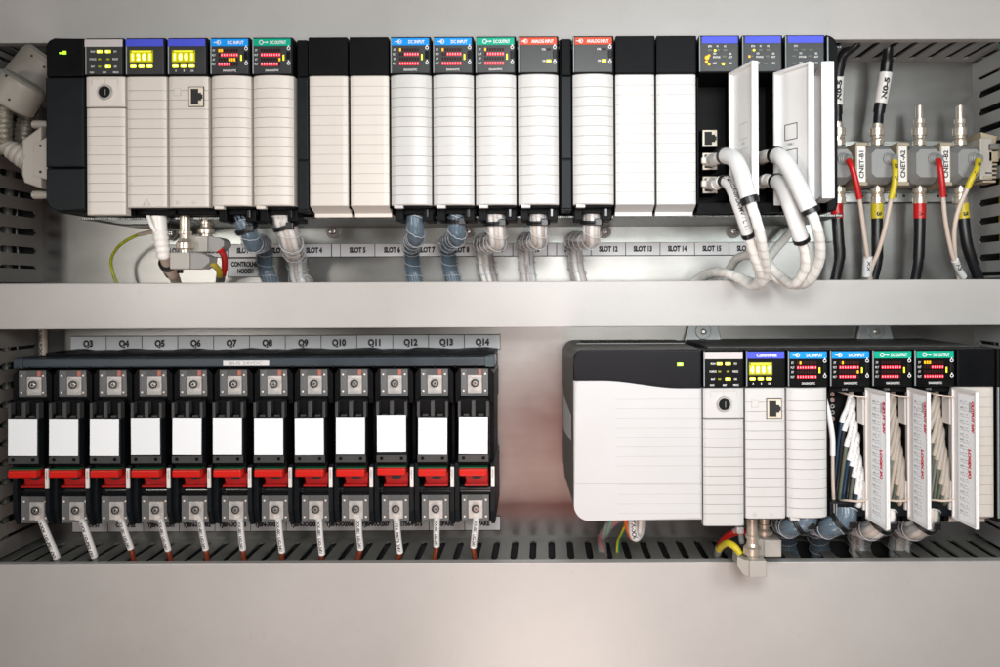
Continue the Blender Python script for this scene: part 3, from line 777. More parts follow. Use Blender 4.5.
for n in range(11, 17): cells.append((xs, xs + 34.5, [f'SLOT {n}'])); xs += 34.5
strip('slot_label_strip', 'white label strip reading SLOT 0 to SLOT 16 under the upper rack', cells, zs0, zs1, 1.6, 'labelstrip', h=5.0)
strip('node_label', 'white label reading CONTROLNET NODE01 under the SLOT 2 label', [(227.5, 264, ['CONTROLNET', 'NODE01'])], P(545, 275.3, 2)[2], P(545, 257.2, 2)[2], 1.6, 'labelwhite', h=4.6, sx=.66)
None and strip('blank_label', 'blank bright white label left of the CONTROLNET NODE01 label', [(166, 226.5, [''])], P(545, 278.5, 2)[2], P(545, 257.6, 2)[2], 1.5, 'glowpaper')

bd = [70 + 35.83*i for i in range(13)]
strip('fuse_label_strip', 'grey label strip reading Q3 to Q14 above the row of fuse holders', [(bd[i], bd[i+1], [f'Q{i+3}']) for i in range(12)], P(545, 348.6, 2)[2], P(545, 334.6, 2)[2], 1.6, 'labelsilver', h=6.2, sx=.85)
names = ['CHK-PS1', 'CHK-PS2', 'YJBN-XX001', 'YJBN-XX002', 'YJBN-XX003', 'YJBN-XX004', 'YJBN-XX005', 'YJBN-XX006', 'YJBN-XX007', '1756-PB75', 'SPARE', 'SPARE']
bd = [71 + 35.7*i for i in range(13)]
strip('circuit_label_strip', 'pale label strip with YJBN names and SPARE below the fuse holders', [(bd[i], bd[i+1], [names[i]]) for i in range(12)], P(545, 530.0, 2)[2], P(545, 516.5, 2)[2], 1.6, 'labelwhite', h=4.2, sx=.85)
for c_ in bpy.data.objects['circuit_label_strip'].children: pass

# ------------------------------------------------------------------ fuse holders
def screw_head(m, x, d, z, r, slot=True):
    m.rev((x, d, z), (0, 1, 0), [(0, r), (.6, r), (1.2, r*.75)], 'metal', 18)
    a = random.uniform(0, 1.5)
    for k in (0, math.pi/2):
        c, s_ = math.cos(a + k), math.sin(a + k); w = .35; q = r*.62
        m.add([(x + c*q - s_*w, d + 1.35, z + s_*q + c*w), (x - c*q - s_*w, d + 1.35, z - s_*q + c*w), (x - c*q + s_*w, d + 1.35, z - s_*q - c*w), (x + c*q + s_*w, d + 1.35, z + s_*q - c*w)], [(0, 1, 2, 3)], 'ink')

ford = ['leftmost', 'second', 'third', 'fourth', 'fifth', 'sixth', 'seventh', 'eighth', 'ninth', 'tenth', 'eleventh', 'last']
XF0, XFP = -469.2, 36.76
def fuse_holder(i):
    x = XF0 + XFP * i; dz = [0, 0, 0, 0, 0, 0, 0, 0, 0, .9, 0, 0][i]
    o = (x, 0, -214)
    t = thing('fuse_holder', o, f'black fuse holder with red lever and blank white label beneath label Q{i+3}', 'fuse holder', 'row of black fuse holders with red levers')
    m = MB()
    hw = 17.6
    # upper terminal housing, silhouette with clipped shoulders
    pl = [(x-hw, -103), (x-hw, -76), (x-hw+5, -70.5), (x+hw-5, -70.5), (x+hw, -76), (x+hw, -103)]
    m.prism(pl, 4, 78, 'd', 'black', 1.2)
    m.prism([(x-hw, -103), (x-hw, -76), (x-hw+5, -70.5), (x-13, -70.5), (x-13, -103)], 78.2, 81, 'd', 'black', .6)
    m.prism([(x+13, -103), (x+13, -70.5), (x+hw-5, -70.5), (x+hw, -76), (x+hw, -103)], 78.2, 81, 'd', 'black', .6)
    m.box(x-12.9, x+12.9, 78.2, 81, -103, -98, 'black', .4)
    m.box(x-hw+1, x+hw-1, 4, 62, -200, -103, 'black')
    # neck with the two open recesses
    m.box(x-14, x+14, 62, 88, -158, -98.5, 'black', .8)
    m.box(x-14.0, x-11.4, 84, 94.5, -114, -100, 'rib', .5); m.box(x+11.4, x+14.0, 84, 94.5, -114, -100, 'rib', .5)
    m.box(x-1.8, x+1.8, 84, 94.0, -114, -99.5, 'rib', .5)
    for s_ in (-1, 1):
        m.box(x + s_*6.6 - 2.6, x + s_*6.6 + 2.6, 84, 92.5, -114, -111.5, 'rib', .4)
        m.box(x + s_*6.6 - 4.9, x + s_*6.6 - 3.4, 84, 93.5, -114, -110.3, 'black', .3)
    # label carrier block
    m.box(x-14.0, x+14.0, 86, 94.6, -154.5, -113.0, 'charcoal', 1.0)
    for s_ in (-1, 1): m.rev((x + s_*9, 94.4, -150.4), (0, 1, 0), [(0, 1.6), (1.0, 1.5), (1.0, 1.0), (.8, .9)], 'black', 14)
    m.box(x-13, x+13, 60, 84, -164, -155, 'black', 1)
    m.box(x-13.6, x+13.6, 94.4, 95.0, -153.9, -147.6, 'rib', .25)
    # arms of the lower half
    m.prism([(4, -206), (4, -156), (83, -158), (86.4, -164), (86.4, -200), (80, -213.5), (60, -213.5)], x+14.6, x+18.2, 'x', 'charcoal')
    m.prism([(4, -206), (4, -156), (78, -158), (81, -172), (81, -200), (76, -213.5), (60, -213.5)], x-18.2, x-14.4, 'x', 'charcoal')
    m.box(x-14.3, x+14.5, 4, 74, -213, -186, 'black', 1.2)
    m.box(x-14.3, x+14.5, 4, 64, -187, -178, 'black', 1.2)
    m.rev((x-14.2, 68, -184.5), (1, 0, 0), [(0, 5.2), (28.6, 5.2)], 'blackgloss', 24)
    m.build('housing', t, o)
    # lever
    m = MB()
    m.box(x-13.2, x+12.6, 88, 96.5, -166.6+dz, -159.6+dz, 'redbright', 1.6, 3)
    m.prism([(x-10, -166), (x+12.4, -166), (x+12.4, -177.5), (x-8, -177.5)], 64, 80, 'd', 'red', 1.0)
    m.prism([(78, -178.8), (84, -178.2), (84, -176.6), (78, -176)], x-9, x+12.4, 'x', 'red')
    m.box(x-10, x+12, 70, 90, -165.0, -160.5, 'red')
    m.box(x-13.0, x+12.4, 86, 94.6, -159.9+dz, -158.8+dz, 'greenedge', .3)
    pl = [(x + 1.5 + 4.6*math.cos(a), -170.2 + 2.4*math.sin(a)) for a in [math.pi*k/8 for k in range(9, 16)]] + [(x + 6, -168.6), (x - 3, -168.6)]
    m.prism(pl, 80, 80.4, 'd', 'ink')
    m.build('lever', t, o)
    m = MB(); m.box(x+15.2, x+18.4, 86, 88, -178.2, -159.8, 'wirewhite', .4); m.box(x+16.4, x+17.2, 88, 88.2, -170, -162, 'printgrey'); m.build('side_marker', t, o)
    # white paper label
    dx = random.uniform(-.3, .3)
    m = MB()
    a = random.uniform(-.010, .010); c, s_ = math.cos(a), math.sin(a); cx, cz = x + dx, -130.5 + dz*1.8 + random.uniform(-.7, .7)
    q = [(cx + u*c - w*s_, cz + u*s_ + w*c) for u, w in ((-12.9, -16.4), (12.9, -16.4), (12.9, 16.4), (-12.9, 16.4))]
    m.prism(q, 94.8, 95.4, 'd', 'glowpaper'); m.build('blank_label', t, o)
    # upper and lower terminals with clear covers
    for (za, zb_, dd, nm) in ((-96.4, -71.6, 79, 'upper_terminal'), (-212.0, -187.6, 76, 'lower_terminal')):
        zc = (za + zb_)/2
        m = MB()
        m.box(x-6.6, x+6.6, dd-3, dd-.5, za+2, zb_-6, 'terminal', .4)
        m.box(x-12.5, x-7.5, dd-3.4, dd-.8, za+1, zb_-1, 'rib', .4); m.box(x+7.5, x+12.5, dd-3.4, dd-.8, za+1, zb_-1, 'rib', .4)
        if nm[0] == 'u':
            m.box(x+3.4, x+6.4, dd-3, dd+.6, zb_-5.5, zb_-.6, 'orangebit', .3)
            m.box(x-2.6, x+6.8, dd-2.2, dd+.4, zb_-8.6, zb_-6.0, 'rivet', .5)
        else:
            m.box(x-2.0, x+3.2, dd-2.2, dd-.1, za+1.6, za+6.4, 'rivet', .8)
        m.rev((x + .3, dd+2.0, zc - .6), (0, 1, 0), [(0, 3.7), (.7, 3.7)], 'ink', 20)
        screw_head(m, x + .7, dd+2.5, zc - .6, 2.5)
        T_ = m.build(nm, t, o)
        m = MB()
        cw = 12.4
        m.box(x-cw, x+cw, dd+1.2, dd+2.4, za, zb_, 'clear', .5)
        for s_ in (-1, 1): m.box(x + s_*(cw-.5)-.5, x + s_*(cw-.5)+.5, dd-3, dd+1.2, za, zb_, 'clear')
        for sx_ in (-1, 1):
            for sz in (-1, 1): m.rev((x + sx_*9.9, dd+2.3, zc + sz*7.6), (0, 1, 0), [(0, 1.05), (.35, .8)], 'rivet', 10)
        m.build('clear_cover', T_, o)
    return t
for i in range(12): fuse_holder(i)

# busbar cover above them
xa = P(14, 290, 86)[0]; xb = P(494.5, 290, 86)[0]; o = (xa, 0, -69)
t = thing('busbar_cover', o, 'long slate blue busbar cover above the fuse holders carrying a small BUS 24VDC label', 'busbar cover')
m = MB(); m.box(xa + 5, xb - 5, 62, 87, -68.8, -60.6, 'slate', 1.4, 3); m.box(xa + 6, xb - 6, 60, 66, -70.4, -60, 'black')
for i in range(24): m.box(XF0 - 18 + i*18.38, XF0 - 16.6 + i*18.38, 80, 87.4, -69.8, -68.0, 'black')
m.build('cover_bar', t, o)
for s_, (a, b_) in enumerate(((xa, xa + 9), (xb - 9, xb))):
    m = MB(); m.box(a, b_, 60, 88.2, -69.4, -60.0, 'slateclear' if s_ == 1 else 'slate', 1.2); m.build('end_cap', t, o)
m = MB(); a = P(222.5, 290, 88)[0]; b_ = P(268.5, 290, 88)[0]
m.box(a, b_, 87, 87.6, -67.5, -62.9, 'labelwhite', .2); m.text('BUS 24VDC', (a + b_)/2, 87.75, -65.2, 2.6, 'printgrey', sx=1.0, bold=.02, width=30); m.build('bus_label', t, o)
m = MB()
pl = [(xa + 10, -74), (xb - 2, -74), (xb - 2, -58)]
n = 48
for k in range(n + 1):
    xx = xb - 4 - (xb - xa - 16) * k / n
    pl.append((xx, -58.2 + 1.3 * max(0, math.sin(k * 0.95)) ** .5 + .3*math.sin(k*2.3)))
m.prism(pl, 6, 58, 'd', 'black'); m.build('rear_insulator', t, o)

# wires leaving the fuse holders
wires = [(41, 57, 560, None), (82, 95, 560, None), (121, 131, 549, 134), (160.5, 168.5, 551, 171), (200, 206, 550, 207.5), (240, 243, 550, 244), (278.5, 282, 552, 282), (319, 322, 555, 321), (358.5, 360.5, 549, 358), (396.5, 400, 553, 398), (437, 436.5, 547, 434.5), (476.5, 473.5, 548, 475)]
stx = ['+XX 1G-PS1 (X)', '+XX 1G-PS2 (X)'] + ['XX-001 UG-24V'] * 7 + ['1756-PB75 24V'] + ['XX-001 UG-24V'] * 2
for i, (a, sx_, sy, e) in enumerate(wires):
    p0 = P(a, 519, 74)
    p0 = (p0[0], 74, -209.0)
    if e is None:
        p1 = P(sx_, 558, 69); pts = [p0, P(a*.55 + sx_*.45, 537, 73), p1, (p1[0] + 3, 62, -275)]
    else:
        p1 = P(sx_, sy, 71); p2 = P(e, 559.5, 67)
        pts = [p0, P(a*.5 + sx_*.5 - .3, (520+sy)/2, 74), p1, (p2[0], 67, -251), (p2[0] + 1, 60, -276)]
    t = thing('fuse_wire', p0, f'wire with printed white sleeve leaving the fuse holder beneath label Q{i+3}', 'wire', 'wires leaving the bottom of the fuse holders')
    r1 = resample(pts, 1.2)
    zlim = p1[2]
    sl = [p for p in r1 if p.z >= zlim]; rest = [p for p in r1 if p.z <= zlim + 3]
    m = MB(); m.sweep(rest, 2.3, 'wirebrown' if e else 'wiregrey', 12, raw=True); m.build('wire', t, p0)
    m = MB(); m.sweep(sl, 3.0 if e else 3.2, 'sleevewhite', 14, raw=True)
    Ls = sum((q - w).length for w, q in zip(sl, sl[1:]))
    m.text_on_path(stx[i], sl, 3, Ls - 2, 3.1 if e else 3.3, 2.6, 'ink', bold=.03)
    m.build('marker_sleeve', t, p0)

# ------------------------------------------------------------------ lower rack
module('plc_processor', 'processor module with round key switch beside the large white power supply', 702.5, 744, ZL, 'cpu', 'processor module', cream='white', screen='screenblack')
module('network_module', 'ControlNet module with yellow 4889 display and network port in the lower rack', 745, 785.5, ZL, 'net', 'network module', pyr=1, digits='4889', title='ControlNet', cream='white', screen='screenblack', off=-1.5)
module('input_module', 'DC INPUT module with closed white door in the lower rack', 786.8, 828, ZL, 'dc', 'input module', rows=[('01000000'[::1], 'ledamber'), ('11111111', 'ledred'), ('00000000', 'ledred'), ('11111111', 'ledred')], title='in', word='DC INPUT', cream='white', screen='screenblack')
l1, h1 = module('input_module', 'DC INPUT module with open door and white sleeved wires in the lower rack', 829, 870.3, ZL, 'dc', 'input module', rows=[('01000000', 'ledamber'), ('11111111', 'ledred'), ('00000001', 'ledamber'), ('11111110', 'ledred')], title='in', word='DC INPUT', screen='screenblack', no_door=True)
l2, h2 = module('output_module', 'left open DC OUTPUT module of the lower rack, beside the open DC INPUT module', 871.3, 912.3, ZL, 'dc', 'output module', rows=[('00000000', 'ledred'), ('11111111', 'ledred'), ('00000000', 'ledamber'), ('11111110', 'ledred')], title='out', word='DC OUTPUT', screen='screenblack', no_door=True)
l3, h3 = module('output_module', 'right open DC OUTPUT module of the lower rack, beside the black blank cover', 913.3, 955, ZL, 'dc', 'output module', rows=[('11100000', 'ledamber'), ('00011111', 'ledred'), ('00000000', 'ledamber'), ('11111111', 'ledred')], title='out', word='DC OUTPUT', screen='screenblack', no_door=True)
module('filler_module', 'blank filler module at the right end of the lower rack', 956, 995.5, ZL, 'filler', 'filler module')
# end cap of the lower rack
xa = P(996.5, 290, 145)[0]; xb = xa + 11
m = MB(); m.prism([(xa, ZL - 146), (xb - 3, ZL - 146), (xb, ZL - 142), (xb, ZL - 8), (xb - 7, ZL), (xa, ZL)], 4, 145, 'd', 'black', 1.5); m.box(xa + .3, xa + 1.5, 140, 146, ZL - 142, ZL - 32, 'edgelight', .3)
tag(m.build('rack_end_cap', None, (xa, 0, ZL - 146)), 'black end cap at the right end of the lower rack', 'end cap')

def marks_dc(mirror):
    def f(m, L_):
        a0, a1 = 8, L_ - 3.2; z1_, z0_ = ZL - 36, ZL - 140
        m.box(a0, a1, 0, .3, z0_, z1_, 'glowpaper')
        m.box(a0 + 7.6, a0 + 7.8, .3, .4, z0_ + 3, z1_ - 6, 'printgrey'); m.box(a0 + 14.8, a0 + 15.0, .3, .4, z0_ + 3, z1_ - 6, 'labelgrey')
        for k in range(18):
            z = z1_ - 8 - 5.3*k
            m.box(a0 + 2, a1 - 8, .3, .42, z - .16, z + .16, 'printgrey')
            for q in range(4): m.box(a0 + 2.4 + q*1.25, a0 + 3.3 + q*1.25, .3, .45, z + 1.2, z + 1.2 + random.choice((.6, 1.2, 1.6)), 'printgrey')
            for q in range(2): m.box(a0 + 9 + q*2.4, a0 + 9 + q*2.4 + random.choice((1, 1.7)), .3, .4, z + 1.6, z + 2.6, 'labelgrey')
        m.box(a1 - 8, a1 - 4, .3, .45, z1_ - 14, z1_ - 6, 'labelgrey')
        m.text('OUTPUT 24V' if mirror else 'INPUT 24V', a1 - 2.6, .5, z1_ - 17, 3.2, 'printred', rot=-math.pi/2, bold=.07, width=25)
        m.text('LOGIX I/O', a1 - 7, .5, z1_ - 56, 3.4, 'printred', rot=-math.pi/2, bold=.07, width=24)
    return f
def open_door_dc(t, h, far_px, near_px, mk):
    x, hw, zb = h; o = (x, 0, zb)
    open_door(t, o, (P(far_px, 290, 144)[0], 144), (P(near_px, 290, 178)[0], 178), ZL - 32, ZL - 142, mk, rimt=1.6, rimw=1.6)
    # flange strip beside the door and wire terminal block
    m = MB()
    m.box(x - hw + 1.6, x + hw - 1.6, 96, 116, ZL - 138, ZL - 36, 'black', .6)
    for r in range(18):
        for c in range(2):
            xx = x - hw + 5 + c*7; zz = ZL - 41 - r*5.4
            m.rev((xx, 116, zz), (0, 1, 0), [(0, 1.9), (.6, 1.8), (.6, 1.3)], 'metal' if r < 5 or c == 0 else 'charcoal', 10)
            m.rev((xx, 116.3, zz), (0, 1, 0), [(0, 1.2), (.4, 1.2)], 'copper' if random.random() < .4 else 'ink', 8)
    m.build('terminal_block', t, o)
    m = MB()
    m.box(x - hw + 2, x + hw + 2, 100, 138, ZL - 142, ZL - 130, 'charcoal', .8); m.box(x - hw + 5, x - hw + 6, 138, 138.4, ZL - 141, ZL - 131, 'metal'); m.box(x - hw + 7, x - hw + 8, 138, 138.4, ZL - 141, ZL - 131, 'metal')
    m.build('cable_clamp', t, o); m = MB(); m.box(x - hw + 2, x + hw - 1, 110, 138, ZL - 36.5, ZL - 32, 'black', .6); m.text('12345', x - 2, 138.1, ZL - 34.2, 1.8, 'printgrey')
    m.build('pivot_block', t, o); m = MB()
    for q in range(3): m.box(x - hw + 17 + q*5, x - hw + 20.5 + q*5, 118, 134, ZL - 148, ZL - 141, 'black', .6)
    m.box(x - hw + 15, x - hw + 20, 128, 139, ZL - 145, ZL - 142, 'sleevewhite', .4)
    m.build('clamp_foot', t, o)
    # door bracket lugs (pale clips at the door hinge)
    m = MB(); fx = P(far_px, 290, 140)[0]
    for (za, zb_) in ((ZL - 64, ZL - 41), (ZL - 136, ZL - 112)): m.box(fx - 3.6, fx + 0.6, 128, 141, za, zb_, 'wirewhite', .5)
    m.box(fx - .2, fx + 2.0, 126, 146, ZL - 142, ZL - 34, 'white', .4)
    m.build('hinge_strip', t, o)
    # bent wire bail
    m = MB(); x0 = fx - 19; xe = fx - 1.6
    za, zb_ = ZL - 39, ZL - 127.5
    m.sweep([(x0 + 1, 120, za + 1.5), (x0 + 4, 140, za + .6), (x0 + 10, 144, za - .6), (xe - 4, 145, za - .8), (xe - 1, 145, za - 2), (xe, 145, za - 6), (xe + .2, 145, (za + zb_)/2), (xe, 145, zb_ + 6), (xe - 1, 145, zb_ + 2), (xe - 4, 145, zb_ + .6), (x0 + 8, 144, zb_), (x0 + 2, 139, zb_ - .5), (x0, 130, zb_ - 3)], .95, 'wirecream', 10, 1.5)
    m.build('wire_bail', t, o)
open_door_dc(l1, h1, 866, 887.5, marks_dc(False))
open_door_dc(l2, h2, 908, 928.5, marks_dc(True))
open_door_dc(l3, h3, 952.5, 977, marks_dc(True))
# sleeved wires falling from the terminal blocks
def terminal_wires(h, far_px, sleeve, wirem, nm, label, n=9):
    x, hw, zb = h; fx = P(far_px, 290, 135)[0]
    for k in range(n):
        q = k / (n - 1)
        top = ZL - 38 - 66 * q; dk = 122 + 14*q
        x0 = fx - 8.0 + 2.5*q + .8*math.sin(k*2.1)
        sl = 27 - 3*math.sin(k*1.7)
        xe = fx - 18.5 + 9 * q; xb_ = fx - 25 + 16 * q
        p = [(x0 + 1, dk - 8, top + 3), (x0, dk, top), ((x0 + xe)/2 + .4, dk + 4, top - sl*.5), (xe, dk + 5, top - sl), ((xe + xb_)/2 - .6, dk + 4, min(top - sl - 8, (top - sl + ZL - 131)/2)), (xb_, dk + 1, ZL - 131)]
        if p[4][2] < ZL - 127 or top - sl < ZL - 118: p = p[:4] + [(xb_, dk + 1, ZL - 132)]
        o = p[0]
        t = thing('sleeved_wire', o, label, 'wire', nm)
        r1 = resample(p, 1.5); cut = top - sl
        sv = [v for v in r1 if v.z >= cut]; rs = [v for v in r1 if v.z <= cut + 2]
        m = MB(); m.sweep(sv, 2.25, sleeve, 12, raw=True)
        Ls = sum((b_ - a).length for a, b_ in zip(sv, sv[1:]))
        m.text_on_path(['DI-04-7', 'SLD4-7', 'SLD4-6', 'XX-24V'][k % 4] if k < 6 else 'XX-0', sv, Ls*.4, Ls*.85, 2.45, 1.5, 'printgrey', bold=.0, flip=True)
        m.build('marker_sleeve', t, o)
        if len(rs) > 1:
            m = MB(); m.sweep(rs, 1.75, wirem[k % len(wirem)], 10, raw=True); m.build('wire', t, o)
terminal_wires(h1, 866, 'sleevewhite', ['wirenavy', 'wireblack', 'wiregreygreen'], 'white sleeved wires of the open DC INPUT module', 'dark wire with white sleeve falling inside the open DC INPUT module', 8)
terminal_wires(h2, 908, 'wirebeige', ['wiregreygreen', 'wiregrey', 'wirebeige'], 'beige sleeved wires of the left DC OUTPUT module', 'grey wire with beige sleeve falling inside the left open DC OUTPUT module', 9)
terminal_wires(h3, 952.5, 'wirebeige', ['wiregreygreen', 'wiregrey', 'wiregreygreen'], 'beige sleeved wires of the right DC OUTPUT module', 'grey wire with beige sleeve falling inside the right open DC OUTPUT module', 9)
# the single white wire at the left of the first open module
x, hw, zb = h1
m = MB(); p = [(x - hw + 2.5, 120, ZL - 40), (x - hw + 4.5, 128, ZL - 56), (x - hw + 7, 130, ZL - 75), (x - hw + 7.6, 129, ZL - 92)]; m.sweep(p, 2.3, 'sleevewhite', 12)
m.sweep([p[-1], (x - hw + 8, 128, ZL - 112), (x - hw + 9, 127, ZL - 133)], 1.5, 'wirecream', 10)
tag(m.build('sleeved_wire', None, p[0]), 'single white sleeved wire at the left edge of the open DC INPUT module', 'wire')

# large power supply
zt, zb = ZL + .5, ZL - 141.5
xF0 = P(573, 290, 148)[0]; xF1 = P(701.5, 290, 148)[0]; xB0 = P(562.5, 290, 20)[0]
o = (xF0, 0, zb)
t = thing('power_supply', o, 'large white fronted power supply with black top band in the lower rack', 'power supply')
def rpoly(x0, x1, z0, z1, rt, rb):
    pl = [(x1, z0), (x1, z1)]
    pl += [(x0 + rt + rt*math.cos(a), z1 - rt + rt*math.sin(a)) for a in [math.pi/2 + i*math.pi/16 for i in range(9)]]
    pl += [(x0 + rb + rb*math.cos(a), z0 + rb + rb*math.sin(a)) for a in [math.pi + i*math.pi/16 for i in range(9)]]
    return pl
# tapering housing: loft from back outline to front outline
bm_v = []; pb = rpoly(xB0, xF1, zb + 6, zt, 12, 16); pf = rpoly(xF0, xF1, zb + 1, zt - .4, 8, 12)
m = MB(); n = len(pb)
rings = [(pb, 5), (pb, 70), ([((a[0]*.35 + c[0]*.65), (a[1]*.35 + c[1]*.65)) for a, c in zip(pb, pf)], 115), (pf, 136)]
vs = []
for pl, dd in rings: vs += [(p[0], dd, p[1]) for p in pl]
fs = [(r*n+i, r*n+(i+1) % n, (r+1)*n+(i+1) % n, (r+1)*n+i) for r in range(3) for i in range(n)]
m.add(vs, fs, 'psuside', False) if 'psuside' in MATS else (mat('psuside', (0.13, 0.125, 0.115), 0.42, var=.15), m.add(vs, fs, 'psuside', False))
m.add([(p[0], 136, p[1]) for p in pf], [tuple(range(n))], 'psuside')
m.build('housing', t, o)
m = MB()
for k in range(26):
    xx = xB0 + 17 + k*4.6
    m.add([(xx, 20, zt + .25), (xx + 2.2, 20, zt + .25), (xx + 6.2, 66, zt + .25), (xx + 4.0, 66, zt + .25)], [(0, 1, 2, 3)], 'insideshade')
    m.add([(xx + 1, 80, zt + .25), (xx + 3.2, 80, zt + .25), (xx + 7.2, 112, zt + .15), (xx + 5.0, 112, zt + .15)], [(0, 1, 2, 3)], 'insideshade') if False else None
m.box(xB0 + 12, xF1 - 1, 68, 69, zt + .1, zt + .8, 'wiregrey')
m.build('vent_grille', t, o)
# boundary curve between black band and white cover
def bz(x):
    q = (x - xF0) / (xF1 - xF0); s_ = min(1, max(0, (q - .22) / .62)); return zt - 25.4 - 6.6 * (s_*s_*(3 - 2*s_))
cx_ = [xF0 + (xF1 - xF0)*k/28 for k in range(29)]
top = [(x_, bz(x_)) for x_ in cx_]
pk = [(xF1, zt)] + [(xF0 + 8 + 8*math.cos(a), zt - 8 + 8*math.sin(a)) for a in [math.pi/2 + i*math.pi/16 for i in range(9)]] + [(x_, z + .6) for x_, z in top]
m = MB(); m.prism(pk, 136, 147, 'd', 'psublack', 1.4, 3)
m.text('POWER', xF1 - 10, 147.2, zt - 12.5, 2.4, 'charcoal')
m.build('top_band', t, o)
pk = [(x_, z - .2) for x_, z in top] + [(xF1, zb)] + [(xF0 + 13 + 13*math.cos(a), zb + 13 + 13*math.sin(a)) for a in [1.5*math.pi - i*math.pi/20 for i in range(11)]]
m = MB(); m.prism(pk, 134, 149.4, 'd', 'psuwhite', 3.2, 4) if 'psuwhite' in MATS else (mat('psuwhite', (0.57, 0.575, 0.58), .35, var=.015, bump=.15, bscale=1500), m.prism(pk, 134, 149.4, 'd', 'psuwhite', 3.2, 4))
for k in range(14):
    z = bz(xF1) - 9.0 - k*7.9
    if z < zb + 5: break
    if k == 8: continue
    m.box(xF0 + 35 + (2 if k > 8 else 0), xF1 - .8, 149.3, 149.5, z - .16, z + .16, 'groovesoft')
m.box(xF0 + .8, xF1 - .5, 149.3, 149.5, zb + 30.6, zb + 30.9, 'groove')
m.build('front_cover', t, o)
m = MB(); m.box(xF1 - 20.5, xF1 - 15.5, 147, 147.6, zt - 13.7, zt - 11, 'ledgreen', .3); m.box(xF1 - 19, xF1 - 17.2, 147.6, 147.8, zt - 13, zt - 11.6, 'ledbright'); m.build('power_light', t, o)
m = MB()  # sticker on the left flank
def flank(d, z):
    if d <= 70: return xB0
    if d <= 115: q = (d - 70)/45*.65
    else: q = .65 + (d - 115)/21*.35
    return xB0 + (xF0 - xB0)*q
for k in range(8):
    d0, d1 = 30 + k*12, 42 + k*12
    m.add([(flank(d0, 0) - .25, d0, zt - 40 - k*2.2), (flank(d1, 0) - .25, d1, zt - 40 - (k+1)*2.2), (flank(d1, 0) - .25, d1, zt - 80), (flank(d0, 0) - .25, d0, zt - 80)], [(0, 1, 2, 3)], 'labelwhite')
m.build('side_sticker', t, o)

# lower chassis with ears
xa = P(565, 290, 100)[0]; xb = P(997, 290, 145)[0]; o = (xa, 0, ZL - 150)
t = thing('rack_chassis', o, 'metal chassis with two trapezoid ears carrying the lower row of modules', 'chassis')
m = MB(); x1 = P(704, 290, 100)[0]
m.box(x1, xb, 3, 118, ZL - 1.4, ZL + .6, 'perf2') if 'perf2' in MATS else (mat('perf2', (0.05, 0.05, 0.048), .5, metal=.2, var=.5, nscale=150), m.box(x1, xb, 3, 118, ZL - 1.4, ZL + .6, 'perf2'))
m.build('top_shelf', t, o); m = MB(); m.box(x1, xb, 3, 112, ZL - 149.5, ZL - 148, 'perf'); m.build('perforated_shelf', t, o)
m = MB(); m.box(x1, xb, .3, 3, ZL - 166, ZL + 1, 'zinc', .4); m.build('back_flange', t, o)
for px in (703, 875.5):
    x, _, z = P(px, 331, 8); m = MB()
    m.prism([(x - 20, z - 15), (x + 20, z - 15), (x + 14.5, z + 6), (x - 14.5, z + 6)], 4, 8, 'd', 'ear', .6)
    E = m.build('mounting_ear', t, o)
    m = MB(); m.rev((x, 8, z), (0, 1, 0), [(0, 8), (1.5, 8), (1.8, 7.4), (1.8, 5.2)], 'ear', 24)
    m.rev((x, 8.2, z), (0, 1, 0), [(0, 5), (1, 5)], 'ink', 20); m.rev((x, 9, z - .5), (0, 1, 0), [(0, 3.2), (2, 3), (2.6, 1.6)], 'metal', 16)
    m.box(x - 3.5, x + 3.5, 7.8, 8.3, z - 11.5, z - 8, 'ink', .2)
    m.build('screw', E, o)
for k_, (a, b_) in enumerate(((701, 734),)):
    m = MB(); X0 = P(a, 290, 95)[0]; X1 = P(b_ + 4, 290, 95)[0]
    m.box(X0 + 1, X1, 90, 96, ZL - 160, ZL - 150, 'labelgrey', .4); m.text('24V', X1 - 12, 96.2, ZL - 152.5, 3, 'ink', bold=.03, sx=1.4)
    tag(m.build('rating_plate', None, (X0, 90, ZL - 160)), 'small pale rating plate under the lower processor module', 'label')

